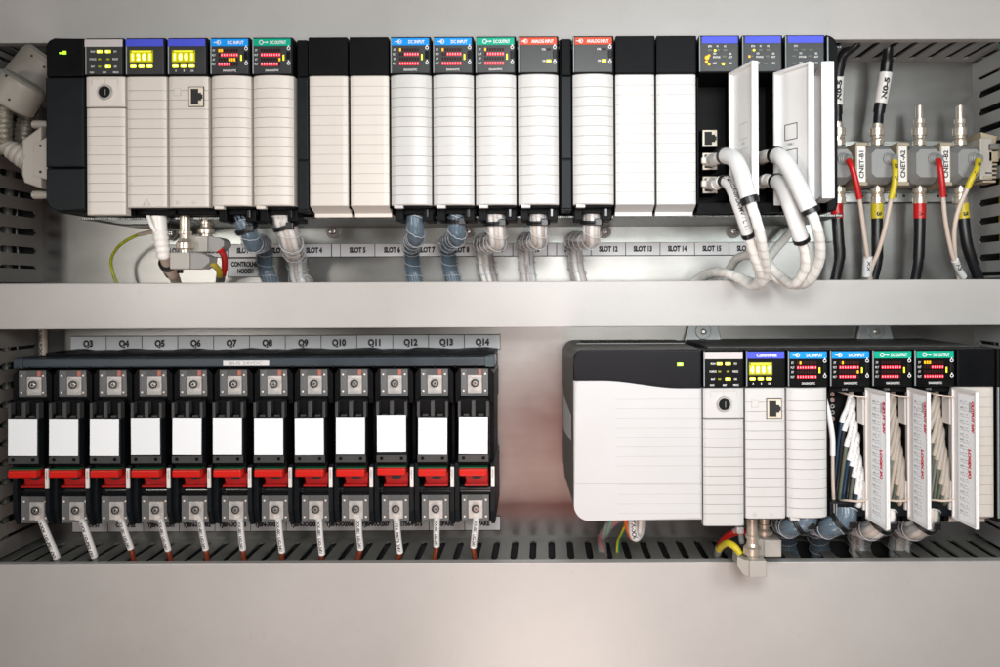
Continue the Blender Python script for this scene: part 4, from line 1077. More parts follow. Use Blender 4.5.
# ------------------------------------------------------------------ spiral wrapped bundles
def ridge(R, pitch=14.0, amp=.8):
    def f(s_, th):
        q = (s_ / pitch - th / (2*math.pi)) % 1.0
        return R + amp * (q - .5) + (0.35 if q > .93 else 0)
    return f
def bundle(name, label, pts, R, wires_, wrapm, ties=(), group=None, bare=0.0, nw=9, start_d=0, tiem='zip'):
    o = tuple(pts[0]); t = thing(name, o, label, 'cable bundle', group)
    path = resample(pts, 1.4); fr = frames(path)
    cum = [0]
    for a, b_ in zip(path, path[1:]): cum.append(cum[-1] + (b_ - a).length)
    k0 = next(i for i, c in enumerate(cum) if c >= bare)
    m = MB(); m.sweep(path[k0:], ridge(R), wrapm, 22, raw=True, caps=False)
    # lifted turns of the wrap
    wp = path[k0:]; wf = fr[k0:]; cw = cum[k0:]
    hel = []
    for i in range(0, len(wp)):
        T, A, B = wf[i]
        for sub in range(3):
            if i + 1 >= len(wp) and sub: break
            q = sub / 3; p_ = wp[i].lerp(wp[min(i+1, len(wp)-1)], q); sv = cw[i] - cw[0] + 1.4*q; th = 2*math.pi*sv/14.0
            hel.append(p_ + (A*math.cos(th) + B*math.sin(th)) * (R + .45))
    m.sweep(hel, .34, 'wrapedge', 6, raw=True)
    m.build('spiral_wrap', t, o)
    for w in range(nw):
        rr = R * (.62 if w else 0); ph = 2*math.pi*w/max(1, nw-1); tw = random.uniform(-.004, .004)
        wpth = [path[i] + (fr[i][1]*math.cos(ph + cum[i]*tw) + fr[i][2]*math.sin(ph + cum[i]*tw)) * rr for i in range(0, len(path), 2)]
        m = MB(); m.sweep(wpth, R*.27 if w else R*.36, wires_[w % len(wires_)], 8, raw=True); m.build('wire', t, o)
    for s_ in ties:
        i = min(range(len(cum)), key=lambda j: abs(cum[j] - s_)); T, A, B = fr[i]
        m = MB(); ring = [path[i] + (A*math.cos(a*math.pi/12) + B*math.sin(a*math.pi/12)) * (R + 1.0) for a in range(25)]
        m.sweep([v - T*1.0 for v in ring], 1.15, tiem, 6, raw=True); m.sweep([v + T*.8 for v in ring], 1.15, tiem, 6, raw=True)
        hp = path[i] + Vector((R*.62, R*.8, 0)); m.box(hp.x - 3, hp.x + 3.4, hp.y - 1.5, hp.y + 3, hp.z - 3, hp.z + 3, tiem, .7)
        m.build('zip_tie', t, o)
    return t
light = ['wirecream', 'wirewhite', 'wiretan', 'wirewhite']
dark = ['wirenavy', 'wireblack', 'wirenavy', 'wireblack']
darkb = ['wireblack', 'wireblack', 'wirenavy']
# (kind, front top px, bend px, back px, bottom px)
def ubundle(label, fx, bx_, by, kx, ky, ex, R, wires_, wrapm, ties, bare=0, sh=0.0):
    a = P(fx, 203, 118); 
    pts = [(a[0], 116, 78), P(fx + (bx_-fx)*.3, 217, 117), P(fx + (bx_-fx)*.75, 232, 114), P(bx_, by, 102), P(bx_*.62 + kx*.38, by + 1, 84), P(bx_*.25 + kx*.75, ky + 9, 62), P(kx, ky + 8, 46), P(kx*.8 + ex*.2 + .5, ky + 17, 33), P(ex*.5 + kx*.5, ky + 34, 24), P(ex, 284, 24), (P(ex + 2, 290, 24)[0], 26, -8)]
    bundle('cable_bundle', label, pts, R, wires_, wrapm, ties, bare=bare)
ubundle('dark wired bundle in blue grey wrap under the leftmost DC INPUT module', 236, 252, 243, 262, 235, 270, 8.2, darkb, 'wrapblue', (26,), bare=16)
ubundle('pale wired bundle in clear wrap under the leftmost DC OUTPUT module', 279, 291, 243, 294, 243, 303, 9.6, light, 'wrap', (22,))
ubundle('dark wired bundle in blue grey wrap under the DC INPUT module right of the fillers', 415, 416, 238, 410, 236, 416, 7.8, dark, 'wrapblue', (), bare=12)
ubundle('blue grey wrapped bundle under the DC INPUT module directly left of the DC OUTPUT module', 457, 457, 238, 446, 235, 454, 7.8, dark, 'wrapblue', (18,))
ubundle('pale wired bundle in clear wrap under the middle DC OUTPUT module', 495, 497, 241, 482, 235, 490, 9.2, light, 'wrap', (20,))
ubundle('pale wired bundle in clear wrap under the left ANALOG INPUT module', 538, 539, 240, 524, 233, 529, 8.2, ['wirewhite', 'wiretan', 'wirewhite', 'wirecream'], 'wrap', (20,))
ubundle('pale wired bundle in clear wrap under the right ANALOG INPUT module', 592, 591, 240, 572, 232, 580, 8.2, ['wirewhite', 'wirecream', 'wirewhite', 'wiretan'], 'wrap', (20,))
def lbundle(label, fx, fy, bx_, by, kx, ky, ex, R, wires_, wrapm, tie='zip', mid=134, ties=(13,)):
    pts = [P(fx, fy - 9, mid), P(fx, fy, mid + 2), P(fx*.62 + bx_*.38, by - 4, mid), P(bx_, by, mid - 8), P(bx_*.45 + kx*.55, by - 2, mid - 46), P(kx, ky, mid - 78), P(kx + 3, ky + 8, 44), P(ex*.6 + kx*.4, ky + 18, 38), (P(ex, 290, 40)[0], 38, -262), (P(ex + 6, 290, 40)[0], 36, -280)]
    bundle('cable_bundle', label, pts, R, wires_, wrapm, ties, tiem=tie)
lbundle('blue grey wrapped bundle under the closed DC INPUT module of the lower rack', 806, 520, 790, 527, 782, 524, 790, 9.0, dark, 'wrapblue')
lbundle('blue grey wrapped bundle under the open DC INPUT module of the lower rack', 845, 517, 828, 527, 814, 524, 822, 9.6, dark, 'wrapblue')
lbundle('pale wrapped bundle under the left DC OUTPUT module of the lower rack', 884, 518, 872, 528, 856, 524, 862, 10.2, ['wirecream', 'wirewhite', 'wiregrey', 'wirebeige'], 'wrap')
lbundle('pale wrapped bundle under the right DC OUTPUT module of the lower rack', 927, 518, 915, 528, 900, 522, 900, 10.2, ['wirecream', 'wirebeige', 'wirewhite', 'wiregrey'], 'wrap')

# ------------------------------------------------------------------ white ethernet cables
def eth_cable(label, plug, pts, s0, s1, Rs, txt=None, R=4.1):
    o = tuple(pts[0]); t = thing('patch_cable', o, label, 'network cable')
    path = resample(pts, 1.2); cum = [0]
    for a, b_ in zip(path, path[1:]): cum.append(cum[-1] + (b_ - a).length)
    m = MB(); m.sweep(path, lambda s_, th: R + .35*(((s_/11.0 - th/(2*math.pi)) % 1.0) - .5) - (.5 if ((s_/11.0 - th/(2*math.pi)) % 1.0) > .94 else 0), 'spiralwhite', 18, raw=True); m.build('spiral_wrapped_cable', t, o)
    m = MB(); n = min(14, len(path) - 1)
    x, d, z = plug
    m.box(x - 5.5, x + 5.5, d - 14, d + 8, z - 4.6, z + 4.6, 'spiralwhite', 2.0, 3); m.box(x - 9, x - 4, d + 0, d + 5, z - 3.0, z + 3.0, 'spiralwhite', 1.4)
    m.box(x - 4.5, x - 3, d + 8, d + 8.4, z - .6, z + 1.2, 'hperi')
    m.sweep([(x, d + 2, z)] + [tuple(p) for p in path[:10]], lambda s_, th: 5.4 - s_*.03 + .35*math.sin(s_*2.2), 'spiralwhite', 16, 1.0)
    m.build('plug', t, o)
    sp = [p for p, c in zip(path, cum) if s0 <= c <= s1]
    m = MB(); m.sweep(sp, Rs, 'sleevewhite', 18, raw=True)
    if txt: m.text_on_path(txt, sp, 5, (s1-s0) - 8, Rs + .1, 3.2, 'ink', bold=.02)
    sl = m.build('marker_sleeve', t, o)
    for (c0, c1) in ((s0 - 1, s0 + 4.5), (s1 - 4.5, s1 + 1)):
        bp = [p for p, c in zip(path, cum) if c0 <= c <= c1]
        m = MB(); m.sweep(bp, Rs + .55, 'zip', 18, raw=True); m.build('black_band', sl, o)
def PP(*a): return [P(*q) for q in a]
pa = P(711, 161, 122); eth_cable('upper white cable from the leftmost open ethernet module, thick white sleeve', pa,
    PP((716, 159, 142), (726, 156, 162), (735, 160, 178), (741, 172, 188), (749, 198, 200), (758, 226, 196), (763, 250, 176), (766, 272, 148), (760, 284, 128), (748, 281, 108), (733, 275, 92), (715, 272, 66), (700, 277, 38), (690, 286, 26)), 17, 82, 6.6)
pa = P(711, 184, 122); eth_cable('lower white cable from the leftmost open ethernet module, thin printed sleeve', pa,
    PP((716, 184, 140), (724, 181, 156), (731, 187, 168), (738, 205, 180), (747, 232, 180), (755, 258, 164), (760, 276, 142), (753, 286, 120), (740, 279, 100), (726, 273, 84), (708, 275, 52), (698, 284, 28)), 16, 78, 4.9, 'L MV-CLX-DPLA-MV / L 11')
pa = P(762, 158, 118); eth_cable('upper white cable from the middle open ethernet module, thick sleeve beside the open door', pa,
    PP((766, 156, 138), (775, 155, 156), (783, 160, 170), (791, 172, 180), (803, 196, 194), (815, 222, 196), (820, 243, 180), (819, 262, 162), (809, 281, 140), (794, 285, 118), (778, 279, 104), (766, 266, 92), (752, 256, 74), (738, 258, 54), (728, 272, 34), (724, 286, 26)), 19, 90, 6.8)
pa = P(762, 183, 118); eth_cable('lower white cable from the middle open ethernet module, thick sleeve', pa,
    PP((766, 180, 134), (775, 181, 150), (782, 187, 164), (790, 206, 176), (799, 232, 176), (805, 254, 164), (804, 270, 150), (794, 284, 132), (780, 276, 110), (768, 262, 92), (775, 250, 66), (790, 232, 42), (800, 215, 26)), 18, 84, 6.4)

# ------------------------------------------------------------------ taps on the right
rail = MB(); X0 = P(846, 290, 10)[0]; X1 = P(966, 290, 10)[0]; za = P(905, 202, 8)[2]; zb2 = P(905, 141, 8)[2]
t = thing('din_rail', (X0, 0, za), 'short grey mounting rail behind the four grey taps', 'mounting rail')
rail.box(X0, X1, .4, 2, za + 6, zb2 - 6, 'zinc'); rail.box(X0, X1, 6, 8, za, za + 10, 'zinc', .3); rail.box(X0, X1, 6, 8, zb2 - 10, zb2, 'zinc', .3); rail.box(X0, X1, .5, 8, za + 9, za + 10.6, 'zinc'); rail.box(X0, X1, .5, 8, zb2 - 10.6, zb2 - 9, 'zinc')
for px in (857, 862, 896, 904, 938, 946): q = P(px, 196, 8); rail.rev((q[0], 8, q[2]), (0, 1, 0), [(0, 1.5), (.2, 1.5)], 'ink', 10)
rail.build('rail', t, (X0, 0, za))
def bnc(m, x, d, z0, z1, big='nickel'):
    """metal coupling along z between z0 and z1"""
    L_ = z1 - z0
    pr = [(0, 3.2), (L_*.12, 3.2), (L_*.14, 6.2), (L_*.32, 6.2), (L_*.36, 5.2), (L_*.40, 6.0), (L_*.44, 5.2), (L_*.5, 5.2), (L_*.54, 6.6), (L_*.8, 6.8), (L_*.84, 4.4), (L_, 4.2)]
    m.rev((x, d, z0), (0, 0, 1 if L_ > 0 else -1), [(abs(a), r) for a, r in pr], big, 20)
def tap(cpx, label, left, right, side, cablem, color, sleeve_txt, bot, down, k):
    dF = 58
    xl = P(left, 163, dF)[0]; xr = P(right, 163, dF)[0]; zt_ = P(cpx, 144, dF)[2]; zb_ = P(cpx, 182.5, dF)[2]; xc = (xl + xr)/2
    o = (xc, 8, zb_)
    t = thing('coax_tap', o, label, 'cable tap')
    m = MB()
    c = 6
    pl = [(xl, zb_ + c), (xl + c, zb_), (xr - c, zb_), (xr, zb_ + c), (xr, zt_ - c), (xr - c, zt_), (xl + c, zt_), (xl, zt_ - c)]
    m.prism(pl, 9, 46, 'd', 'tapgrey')
    pf_ = [(xl + 4, zb_ + c + 3), (xl + c + 2, zb_ + 5), (xr - c - 2, zb_ + 5), (xr - 4, zb_ + c + 3), (xr - 4, zt_ - c - 3), (xr - c - 2, zt_ - 5), (xl + c + 2, zt_ - 5), (xl + 4, zt_ - c - 3)]
    vs = [(p[0], 46, p[1]) for p in pl] + [(p[0], 58, p[1]) for p in pf_]
    m.add(vs, [(i, (i+1) % 8, 8 + (i+1) % 8, 8+i) for i in range(8)] + [tuple(range(8, 16))], 'tapgrey')
    m.build('housing', t, o)
    m = MB(); bx_ = P(cpx, 290, 35)[0]; bnc(m, bx_, 34, zt_ - 1, zt_ + 24); m.build('upper_connector', t, o)
    m = MB(); bnc(m, bx_, 34, zb_ + 1, zb_ - 22); m.build('lower_connector', t, o)
    m = MB(); sx_, _, sz = P(side, 158.5, 60)
    m.rev((sx_ - 3, 56, sz), (.5, 1, -.05), [(0, 6.5), (1, 6.5), (1.6, 5.4), (2.6, 5.8), (3.4, 4.8), (4.4, 5.2), (5.2, 4.2), (9, 3.6)], 'tapgrey', 18); m.build('strain_relief', t, o)
    return bx_, zt_, zb_
taps = [
 (839.5, 'grey coax tap partly hidden behind the rack end, with a red sleeved lead', 826, 856, 847.5),
 (878, 'grey coax tap between the CNET-B1 and CNET-A2 labels, with a yellow sleeved lead', 867.5, 899, 893),
 (920.5, 'grey coax tap between the CNET-A2 and CNET-B2 labels, with a red sleeved lead', 912, 945, 938),
 (961, 'rightmost grey coax tap beside the beige end clamp, with a yellow sleeved lead', 954, 985, 978)]
TP = []
for k, (c, lb, l, r, s_) in enumerate(taps): TP.append(tap(c, lb, l, r, s_, None, None, None, None, None, k))
# terminators standing on two of the taps
for k, lb in ((2, 'bare metal terminator plug standing on the tap right of the CNET-A2 label'), (3, 'bare metal terminator plug standing on the rightmost tap')):
    bx_, zt_, _ = TP[k]; m = MB(); m.rev((bx_, 34, zt_ + 22), (0, 0, 1), [(0, 3.6), (2, 5.2), (6, 5.2), (7, 3.4), (19, 3.4), (19.6, 3.0)], 'nickel', 18)
    tag(m.build('terminator', None, (bx_, 34, zt_ + 22)), lb, 'terminator')
# thin leads (red / yellow sleeve then white)
leads = [('red', PP((848.5, 160, 68), (852, 168, 72), (856, 182, 72), (859.5, 199, 70)), PP((859.5, 199, 70), (863, 225, 64), (868, 262, 52), (871, 284, 40), (872, 296, 38)), 'red sleeved thin lead from the tap hidden behind the rack end'),
         ('yellow', PP((894.5, 161, 68), (895.5, 170, 72), (894.5, 184, 72), (891, 199, 70)), PP((891, 199, 70), (885, 228, 64), (878, 252, 56), (871.5, 268, 48), (868, 284, 42), (867, 296, 40)), 'yellow sleeved thin lead from the tap beside the CNET-A2 label'),
         ('red', PP((938, 160, 68), (940, 167, 72), (942, 182, 72), (943, 197, 70)), PP((943, 197, 70), (946, 225, 66), (953, 257, 58), (962, 277, 46), (968, 290, 40)), 'red sleeved thin lead crossing from the tap beside the CNET-B2 label'),
         ('yellow', PP((978.5, 160, 68), (977, 168, 73), (972, 178, 75), (967.5, 188, 73)), PP((967.5, 188, 73), (959, 208, 70), (954.5, 228, 66), (954.5, 248, 58), (956, 262, 50), (960, 284, 40)), 'yellow sleeved thin lead from the rightmost tap')]
for cn, sp, wp, lb in leads:
    t = thing('tap_lead', sp[0], lb, 'wire'); m = MB(); m.sweep(wp, 2.1, 'wirecream', 12); m.build('wire', t, sp[0])
    m = MB(); m.sweep(sp, 2.8, 'wire' + cn, 14)
    if cn == 'yellow': m.text_on_path('B  7', sp, 5, 20, 2.9, 3, 'ink')
    sl = m.build('colour_sleeve', t, sp[0])
m = MB(); p = PP((868, 256, 52), (867, 266, 50), (866.5, 276, 47)); m.sweep(p, 4.2, 'sleevewhite', 14); m.text_on_path('XX', p, 4, 14, 4.3, 3, 'ink')
tag(m.build('lead_marker', None, p[0]), 'white marker sleeve gathering the two leads left of the CNET-A2 coax', 'marker sleeve')
m = MB(); p = PP((955, 260, 57), (959, 270, 50), (963.5, 277, 45)); m.sweep(p, 3.4, 'sleevewhite', 14); m.text_on_path('AB', p, 3, 12, 3.5, 4, 'ink')
tag(m.build('lead_marker', None, p[0]), 'white marker sleeve with letters on the rightmost crossing leads', 'marker sleeve')
# black coax cables below
cx_def = [('red', PP((836.5, 201, 34), (837, 215, 34), (838.5, 240, 34), (839.5, 258, 33), (835, 280, 30), (834, 292, 30)), 'black coax cable with red band just right of the rack end', 'A'),
          ('yellow', PP((877, 201, 34), (877, 215, 34), (877, 240, 34), (877, 262, 33), (873, 280, 30), (872, 292, 30)), 'black coax cable with yellow band below the tap beside the CNET-B1 label', 'B'),
          ('red', PP((919.5, 201, 34), (919.5, 215, 34), (919, 240, 34), (918, 262, 33), (915, 280, 30), (914, 292, 30)), 'black coax cable with red band below the tap beside the CNET-A2 label', 'A'),
          ('yellow', PP((962, 201, 34), (963, 215, 34), (966, 240, 34), (971, 258, 33), (979, 280, 30), (984, 292, 30)), 'black coax cable with yellow band below the rightmost tap', 'B')]
for cn, pts, lb, ch in cx_def:
    t = thing('coax_cable', pts[0], lb, 'coax cable'); m = MB(); m.sweep(pts, 5.0, 'wireblack', 18); m.sweep(resample(pts, 1.2)[10:48], 5.5, 'zip', 18, raw=True); m.build('cable', t, pts[0])
    m = MB(); b_ = resample(pts, 1.0)[2:18]; m.sweep(b_, 5.9, 'wire' + cn, 18, raw=True); m.text_on_path(ch, b_, 9, 13, 6, 4.5, 'ink', bold=.04); m.build('colour_band', t, pts[0])
# black coax cables above
for pts, lb, s0, s1 in ((PP((878, 124, 34), (879, 112, 34), (882, 95, 36), (885, 78, 38), (887, 62, 40), (888, 50, 44), (889, 36, 46)), 'black coax cable with white marker sleeve rising into the top duct', 20, 50),
                (PP((837, 122, 34), (836.5, 106, 34), (837, 88, 36), (838.5, 70, 40), (844, 54, 46), (858, 42, 56), (862, 30, 58)), 'black coax cable with white marker sleeve half hidden behind the end cap of the rack', 16, 44)):
    t = thing('coax_cable', pts[0], lb, 'coax cable'); m = MB(); m.sweep(pts, 4.8, 'wireblack', 18); m.build('cable', t, pts[0])
    rs = resample(pts, 1.0); m = MB(); m.sweep(rs[s0:s1], 6.2, 'wirewhite', 18, raw=True); m.text_on_path('N0-5', rs[s0:s1], 4, 24, 6.3, 4.4, 'ink', bold=.06)
    sl = m.build('marker_sleeve', t, pts[0])
    m = MB(); m.sweep(rs[s0-9:s0], 5.6, 'zip', 18, raw=True); m.build('heat_shrink', t, pts[0]); m = MB(); m.sweep(rs[s1:s1+13], 5.5, 'zip', 18, raw=True); m.build('heat_shrink', t, pts[0])
    m = MB(); m.rev(pts[0], (0, 0, -1), [(-3, 4.2), (14, 4.2), (14.5, 5.5), (19, 5.5)], 'nickel', 18); m.build('connector', t, pts[0])
# end brackets with labels
for px, txt, lb in ((861.5, 'CNET-B1', 'beige end bracket with upright CNET-B1 label'), (903, 'CNET-A2', 'beige end bracket with upright CNET-A2 label'), (946, 'CNET-B2', 'beige end bracket with upright CNET-B2 label')):
    x, _, z = P(px, 164, 52); o = (x, 8, z - 22)
    t = thing('terminal_bracket', o, lb, 'terminal bracket')
    m = MB(); m.box(x - 5.6, x + 5.6, 8, 50, z - 20.5, z + 20.5, 'beige', .8); m.box(x - 5.6, x + 5.6, 49, 53, z + 17.2, z + 20.5, 'beige', .5); m.box(x - 5.6, x + 5.6, 49, 53, z - 20.5, z - 17.2, 'beige', .5); m.box(x - 5.6, x - 4, 49, 52, z - 18, z + 18, 'beige', .3)
    m.build('bracket', t, o)
    m = MB(); m.box(x - 3.8, x + 4.0, 50, 51.4, z - 17, z + 17, 'wirewhite', .3); m.text(txt, x + .1, 51.6, z, 4.2, 'ink', rot=math.pi/2, bold=.03, width=26); m.build('label', t, o)
# beige end clamp at right
x, _, z = P(982, 160, 40); o = (x, 8, z - 25)
m = MB()
m.box(x - 6, x + 6, 8, 48, z - 20, z + 20, 'putty', 1)
for k in range(5): 
    m.box(x - 4 + k*1.2, x + 8 + k*.9, 30, 50 - k, z - 23 + k*4.2, z - 21 + k*4.2, 'beige', .4)
m.prism([(x - 2, z + 10), (x + 10, z + 14), (x + 12, z + 22), (x - 4, z + 26)], 20, 46, 'd', 'beige', .8); m.box(x + 2, x + 11, 30, 52, z + 8, z + 14, 'puttydark', .5)
m.box(x + 2, x + 12, 26, 48, z - 3, z + 7, 'beige', .8)
tag(m.build('end_clamp', None, o), 'beige ribbed end clamp at the right end beside the rightmost tap', 'end clamp')

# ------------------------------------------------------------------ BNC leads under the left network modules
def push_lead(label, cpx, topy, boty, bw, bh, bpx, bpy, lead, leadm, d=112, nub=None):
    o = P(cpx, topy, d); t = thing('coax_connector', o, label, 'coax connector')
    m = MB(); x, _, z0 = P(cpx, topy, d); z1 = P(cpx, boty, d)[2]; L_ = z0 - z1
    m.rev((x, d, z0), (0, 0, -1), [(0, 4.4), (L_*.50, 4.4), (L_*.52, 5.6), (L_*.58, 5.6), (L_*.60, 4.4), (L_*.68, 4.6), (L_*.74, 6.0), (L_*.78, 7.4), (L_*.9, 7.4), (L_*.93, 5.0), (L_, 5.0)], 'nickel', 22)
    m.build('bayonet', t, o)
    m = MB(); bx_, _, bz_ = P(bpx, bpy, d)
    m.box(bx_ - bw/2, bx_ + bw*.02, d - 10, d + 10, bz_ - bh/2, bz_ + bh/2, 'tapgrey3', 1)
    m.prism([(bx_ + bw*.02, bz_ - bh/2), (bx_ + bw*.32, bz_ - bh/2), (bx_ + bw*.52, bz_ - bh*.12), (bx_ + bw*.52, bz_ + bh*.2), (bx_ + bw*.36, bz_ + bh*.42), (bx_ + bw*.02, bz_ + bh/2)], d - 9, d + 8.5, 'd', 'tapgrey4', .8)
    m.build('angled_body', t, o)
    m = MB(); m.sweep(lead, 2.7, leadm, 14); m.sweep(resample(lead, 1.0)[-26:], 2.9, 'wiregrey', 14, raw=True); m.build('lead', t, o)
mat('tapgrey3', (0.44, 0.42, 0.38), .5, var=.05, bump=.3); mat('tapgrey4', (0.30, 0.295, 0.28), .5, var=.05, bump=.3)
push_lead('upper grey angled coax connector with red lead under the cream network module with port', 206, 206, 236.5, 28, 14, 211, 244.5, PP((220, 250, 108), (224, 256, 98), (224.5, 268, 78), (222, 278, 60), (219, 292, 50)), 'wirered', d=100)
push_lead('lower grey angled coax connector with yellow lead under the cream network module with port', 185, 208, 253, 33, 14.5, 193.5, 261, PP((208, 262, 116), (214, 265, 106), (219, 271, 84), (219, 279, 64), (217, 292, 54)), 'wireyellow', d=114)
# cream RJ style cable from the plain network module
p = PP((158, 206, 118), (158.5, 218, 120), (160.5, 236, 120), (163.5, 254, 112), (168, 266, 92), (175, 279, 66), (179, 292, 52)); o = p[0]
t = thing('patch_cable', o, 'cream cable with latch plug and ribbed boot under the plain network module', 'network cable')
m = MB(); m.sweep(p[3:], 4.6, 'wirecream', 14); m.build('cable', t, o)
m = MB(); m.box(p[0][0] - 4.5, p[0][0] + 6, 110, 124, p[0][2] - 14, p[0][2] + 8, 'wrap', .8)
m.sweep([p[0], p[1]], 6.2, 'spiralwhite', 16); m.sweep(PP((158.5, 214, 120), (160.5, 234, 120), (163, 252, 117), (163.6, 257, 115)), lambda s_, th: 6.4 - s_*.035 + (.75 if (s_ > 16 and (s_ % 5) < 2.6) else 0), 'spiralwhite', 18, 1.0)
m.sweep(PP((155.5, 232, 126), (151, 224, 128), (148.5, 216, 126), (148, 212, 124)), 1.8, 'spiralwhite', 10); m.build('ribbed_boot', t, o)
rs = resample(p, 1.0); i0 = min(range(len(rs)), key=lambda j: abs(rs[j].z - P(164, 264, 114)[2]))
m = MB(); m.sweep(rs[i0+2:i0+20], 6.4, 'wirecream', 16, raw=True); m.text_on_path('8-95', rs[i0+2:i0+20], 5, 14, 6.5, 3.5, 'ink', bold=.04); sl = m.build('marker_sleeve', t, o)
m = MB(); m.sweep(rs[i0-4:i0+3], 7.0, 'zip', 16, raw=True); q = rs[i0]; m.box(q.x + 5, q.x + 11, q.y - 3, q.y + 4, q.z - 1, q.z + 6, 'zip', 1); q = rs[min(len(rs)-1, i0+17)]; m.box(q.x + 5, q.x + 10, q.y - 3, q.y + 4, q.z - 1, q.z + 4, 'zip', 1); m.build('zip_tie', t, o)
# yellow-green earth wire loop
p = PP((166, 231, 60), (156, 231.5, 58), (146, 233, 54), (133, 237, 46), (119, 246, 38), (111.5, 258, 32), (112, 270, 28), (117, 284, 26), (120, 294, 26))
t = thing('earth_wire', p[0], 'thin yellow and green earth wire curling over the plate under the processor module', 'wire')
m = MB(); m.sweep(p, 1.5, 'wireyg', 12) if 'wireyg' in MATS else (mat('wireyg', (0.42, 0.46, 0.03), .35, var=.3, nscale=120), m.sweep(p, 1.5, 'wireyg', 12)); m.build('wire', t, p[0])
m = MB(); m.sweep(resample(p, 1.0)[2:32], 2.0, 'wirecream', 12, raw=True); m.build('marker_sleeve', t, p[0])
# flat black ribbon under the left power supply
m = MB(); a = P(92, 213, 120); b_ = P(215, 222, 60)
m.prism([(a[0], 66.5), (P(104, 290, 90)[0], 63.5), (P(150, 290, 60)[0], 58.5), (P(176, 290, 60)[0], 58.5), (P(176, 290, 60)[0], 64), (a[0], 68)], 40, 112, 'd', 'blackgloss', 1)
tag(m.build('support_rail', None, (a[0], 40, 58.5)), 'glossy black rail beneath the left end of the upper rack', 'rail')

# ------------------------------------------------------------------ cables under the lower rack, left part
p = PP((650, 505, 70), (638, 516, 74), (624, 516, 70), (612, 522, 62), (604, 534, 52), (602, 545, 44)); p.append((p[-1][0] + 4, 42, -285))
t = thing('braided_cable', p[0], 'green and pink tinted sheathed cable dropping from the white power supply into the bottom duct', 'cable')
m = MB(); m.sweep(p, 4.6, 'wrap', 16); m.build('clear_sheath', t, p[0])
for k, mm in enumerate(('wiregreen', 'wirered', 'wiregrey')):
    path = resample(p, 2.0); fr = frames(path); cm = 0; out = []
    for i, q in enumerate(path): out.append(q + (fr[i][1]*math.cos(i*.28 + k*2.09) + fr[i][2]*math.sin(i*.28 + k*2.09))*2.1)
    m = MB(); m.sweep(out, 1.7, mm, 8, raw=True); m.build('wire', t, p[0])
p = PP((629, 505, 60), (627, 522, 56), (622, 534, 50), (618, 546, 46)); p.append((p[-1][0], 46, -284)); m = MB(); m.sweep(p, 1.9, 'wiregreen', 12); m.sweep([Vector(q) + Vector((-.9, 1.1, .2)) for q in p], 1.1, 'wireyellow', 8)
tag(m.build('earth_wire', None, p[0]), 'thin green and yellow earth wire below the white power supply', 'wire')
p = PP((626, 508, 96), (626.5, 519, 98), (628.5, 529, 98), (633, 538, 96)); m = MB(); m.sweep(p, 3.0, 'wireorange', 12); tag(m.build('supply_wire', None, p[0]), 'orange wire looping below the white power supply', 'wire')
p = PP((633, 508, 106), (633, 520, 107), (633.5, 532, 105), (636, 537, 100), (640, 530, 92), (641, 512, 88)); m = MB(); m.sweep(p, 4.2, 'sleevewhite', 14); m.text_on_path('LYA-XX', p, 6, 26, 4.3, 3.6, 'ink', bold=.03)
tag(m.build('supply_wire', None, p[0]), 'thick white sleeved wire looping below the white power supply, front one', 'wire')
p = PP((641, 505, 100), (640.5, 522, 100), (638, 534, 98), (634.5, 539, 94)); m = MB(); m.sweep(p, 2.6, 'wirewhite', 12)
tag(m.build('supply_wire', None, p[0]), 'thin white wire behind the thick sleeved loop below the white power supply', 'wire')
# coax connectors of the ControlNet module
def push_lead2(label, cpx, topy, boty, bw, bh, bpx, bpy, lead, leadm, d):
    o = P(cpx, topy, d); t = thing('coax_connector', o, label, 'coax connector')
    m = MB(); x, _, z0 = P(cpx, topy, d); z1 = P(cpx, boty, d)[2]; L_ = z0 - z1
    m.rev((x, d, z0), (0, 0, -1), [(0, 4.6), (L_*.48, 4.6), (L_*.50, 5.8), (L_*.56, 5.8), (L_*.58, 4.6), (L_*.66, 4.8), (L_*.72, 6.0), (L_*.76, 7.8), (L_*.9, 7.8), (L_*.93, 5.0), (L_, 5.0)], 'nickel', 22)
    m.build('bayonet', t, o)
    m = MB(); bx_, _, bz_ = P(bpx, bpy, d)
    m.box(bx_ - bw*.10, bx_ + bw/2, d - 9, d + 10, bz_ - bh/2, bz_ + bh/2, 'tapgrey3', 1)
    m.prism([(bx_ - bw*.10, bz_ - bh/2), (bx_ - bw*.10, bz_ + bh/2), (bx_ - bw*.36, bz_ + bh*.56), (bx_ - bw*.5, bz_ + bh*.75), (bx_ - bw*.52, bz_ + bh*.2), (bx_ - bw*.3, bz_ - bh*.36)], d - 8, d + 9.4, 'd', 'putty', .8)
    m.build('angled_body', t, o)
    m = MB(); m.sweep(lead, 3.0, leadm, 14); m.sweep(resample(lead, 1.0)[-14:], 3.5, 'wiregrey', 14, raw=True); m.build('lead', t, o)
push_lead2('rear grey coax connector with red lead under the ControlNet module', 764, 512, 536, 26, 15, 764, 545, PP((745, 532, 96), (738, 532, 96), (729, 535, 92), (722, 542, 84), (719, 547, 76), (717, 553, 66)), 'wirered', 96)
push_lead2('front grey coax connector with yellow lead under the ControlNet module', 752, 512, 558, 25, 15, 749.5, 565.5, PP((740, 554, 112), (735, 547, 110), (728, 543, 102), (723, 545, 90), (719, 549, 78), (717, 555, 68)), 'wireyellow', 116)
p = PP((733, 532, 98), (740, 529, 98), (741, 538, 100), (742, 543, 100)); m = MB(); m.sweep(p, 2.4, 'wrap', 10); m.box(p[1][0] - 3, p[1][0] + 3, 95, 100, p[1][2] - 4, p[1][2] + 2, 'labelwhite', .6)
tag(m.build('cable_tag', None, p[0]), 'small clear tag on the red coax lead under the ControlNet module', 'cable tag')

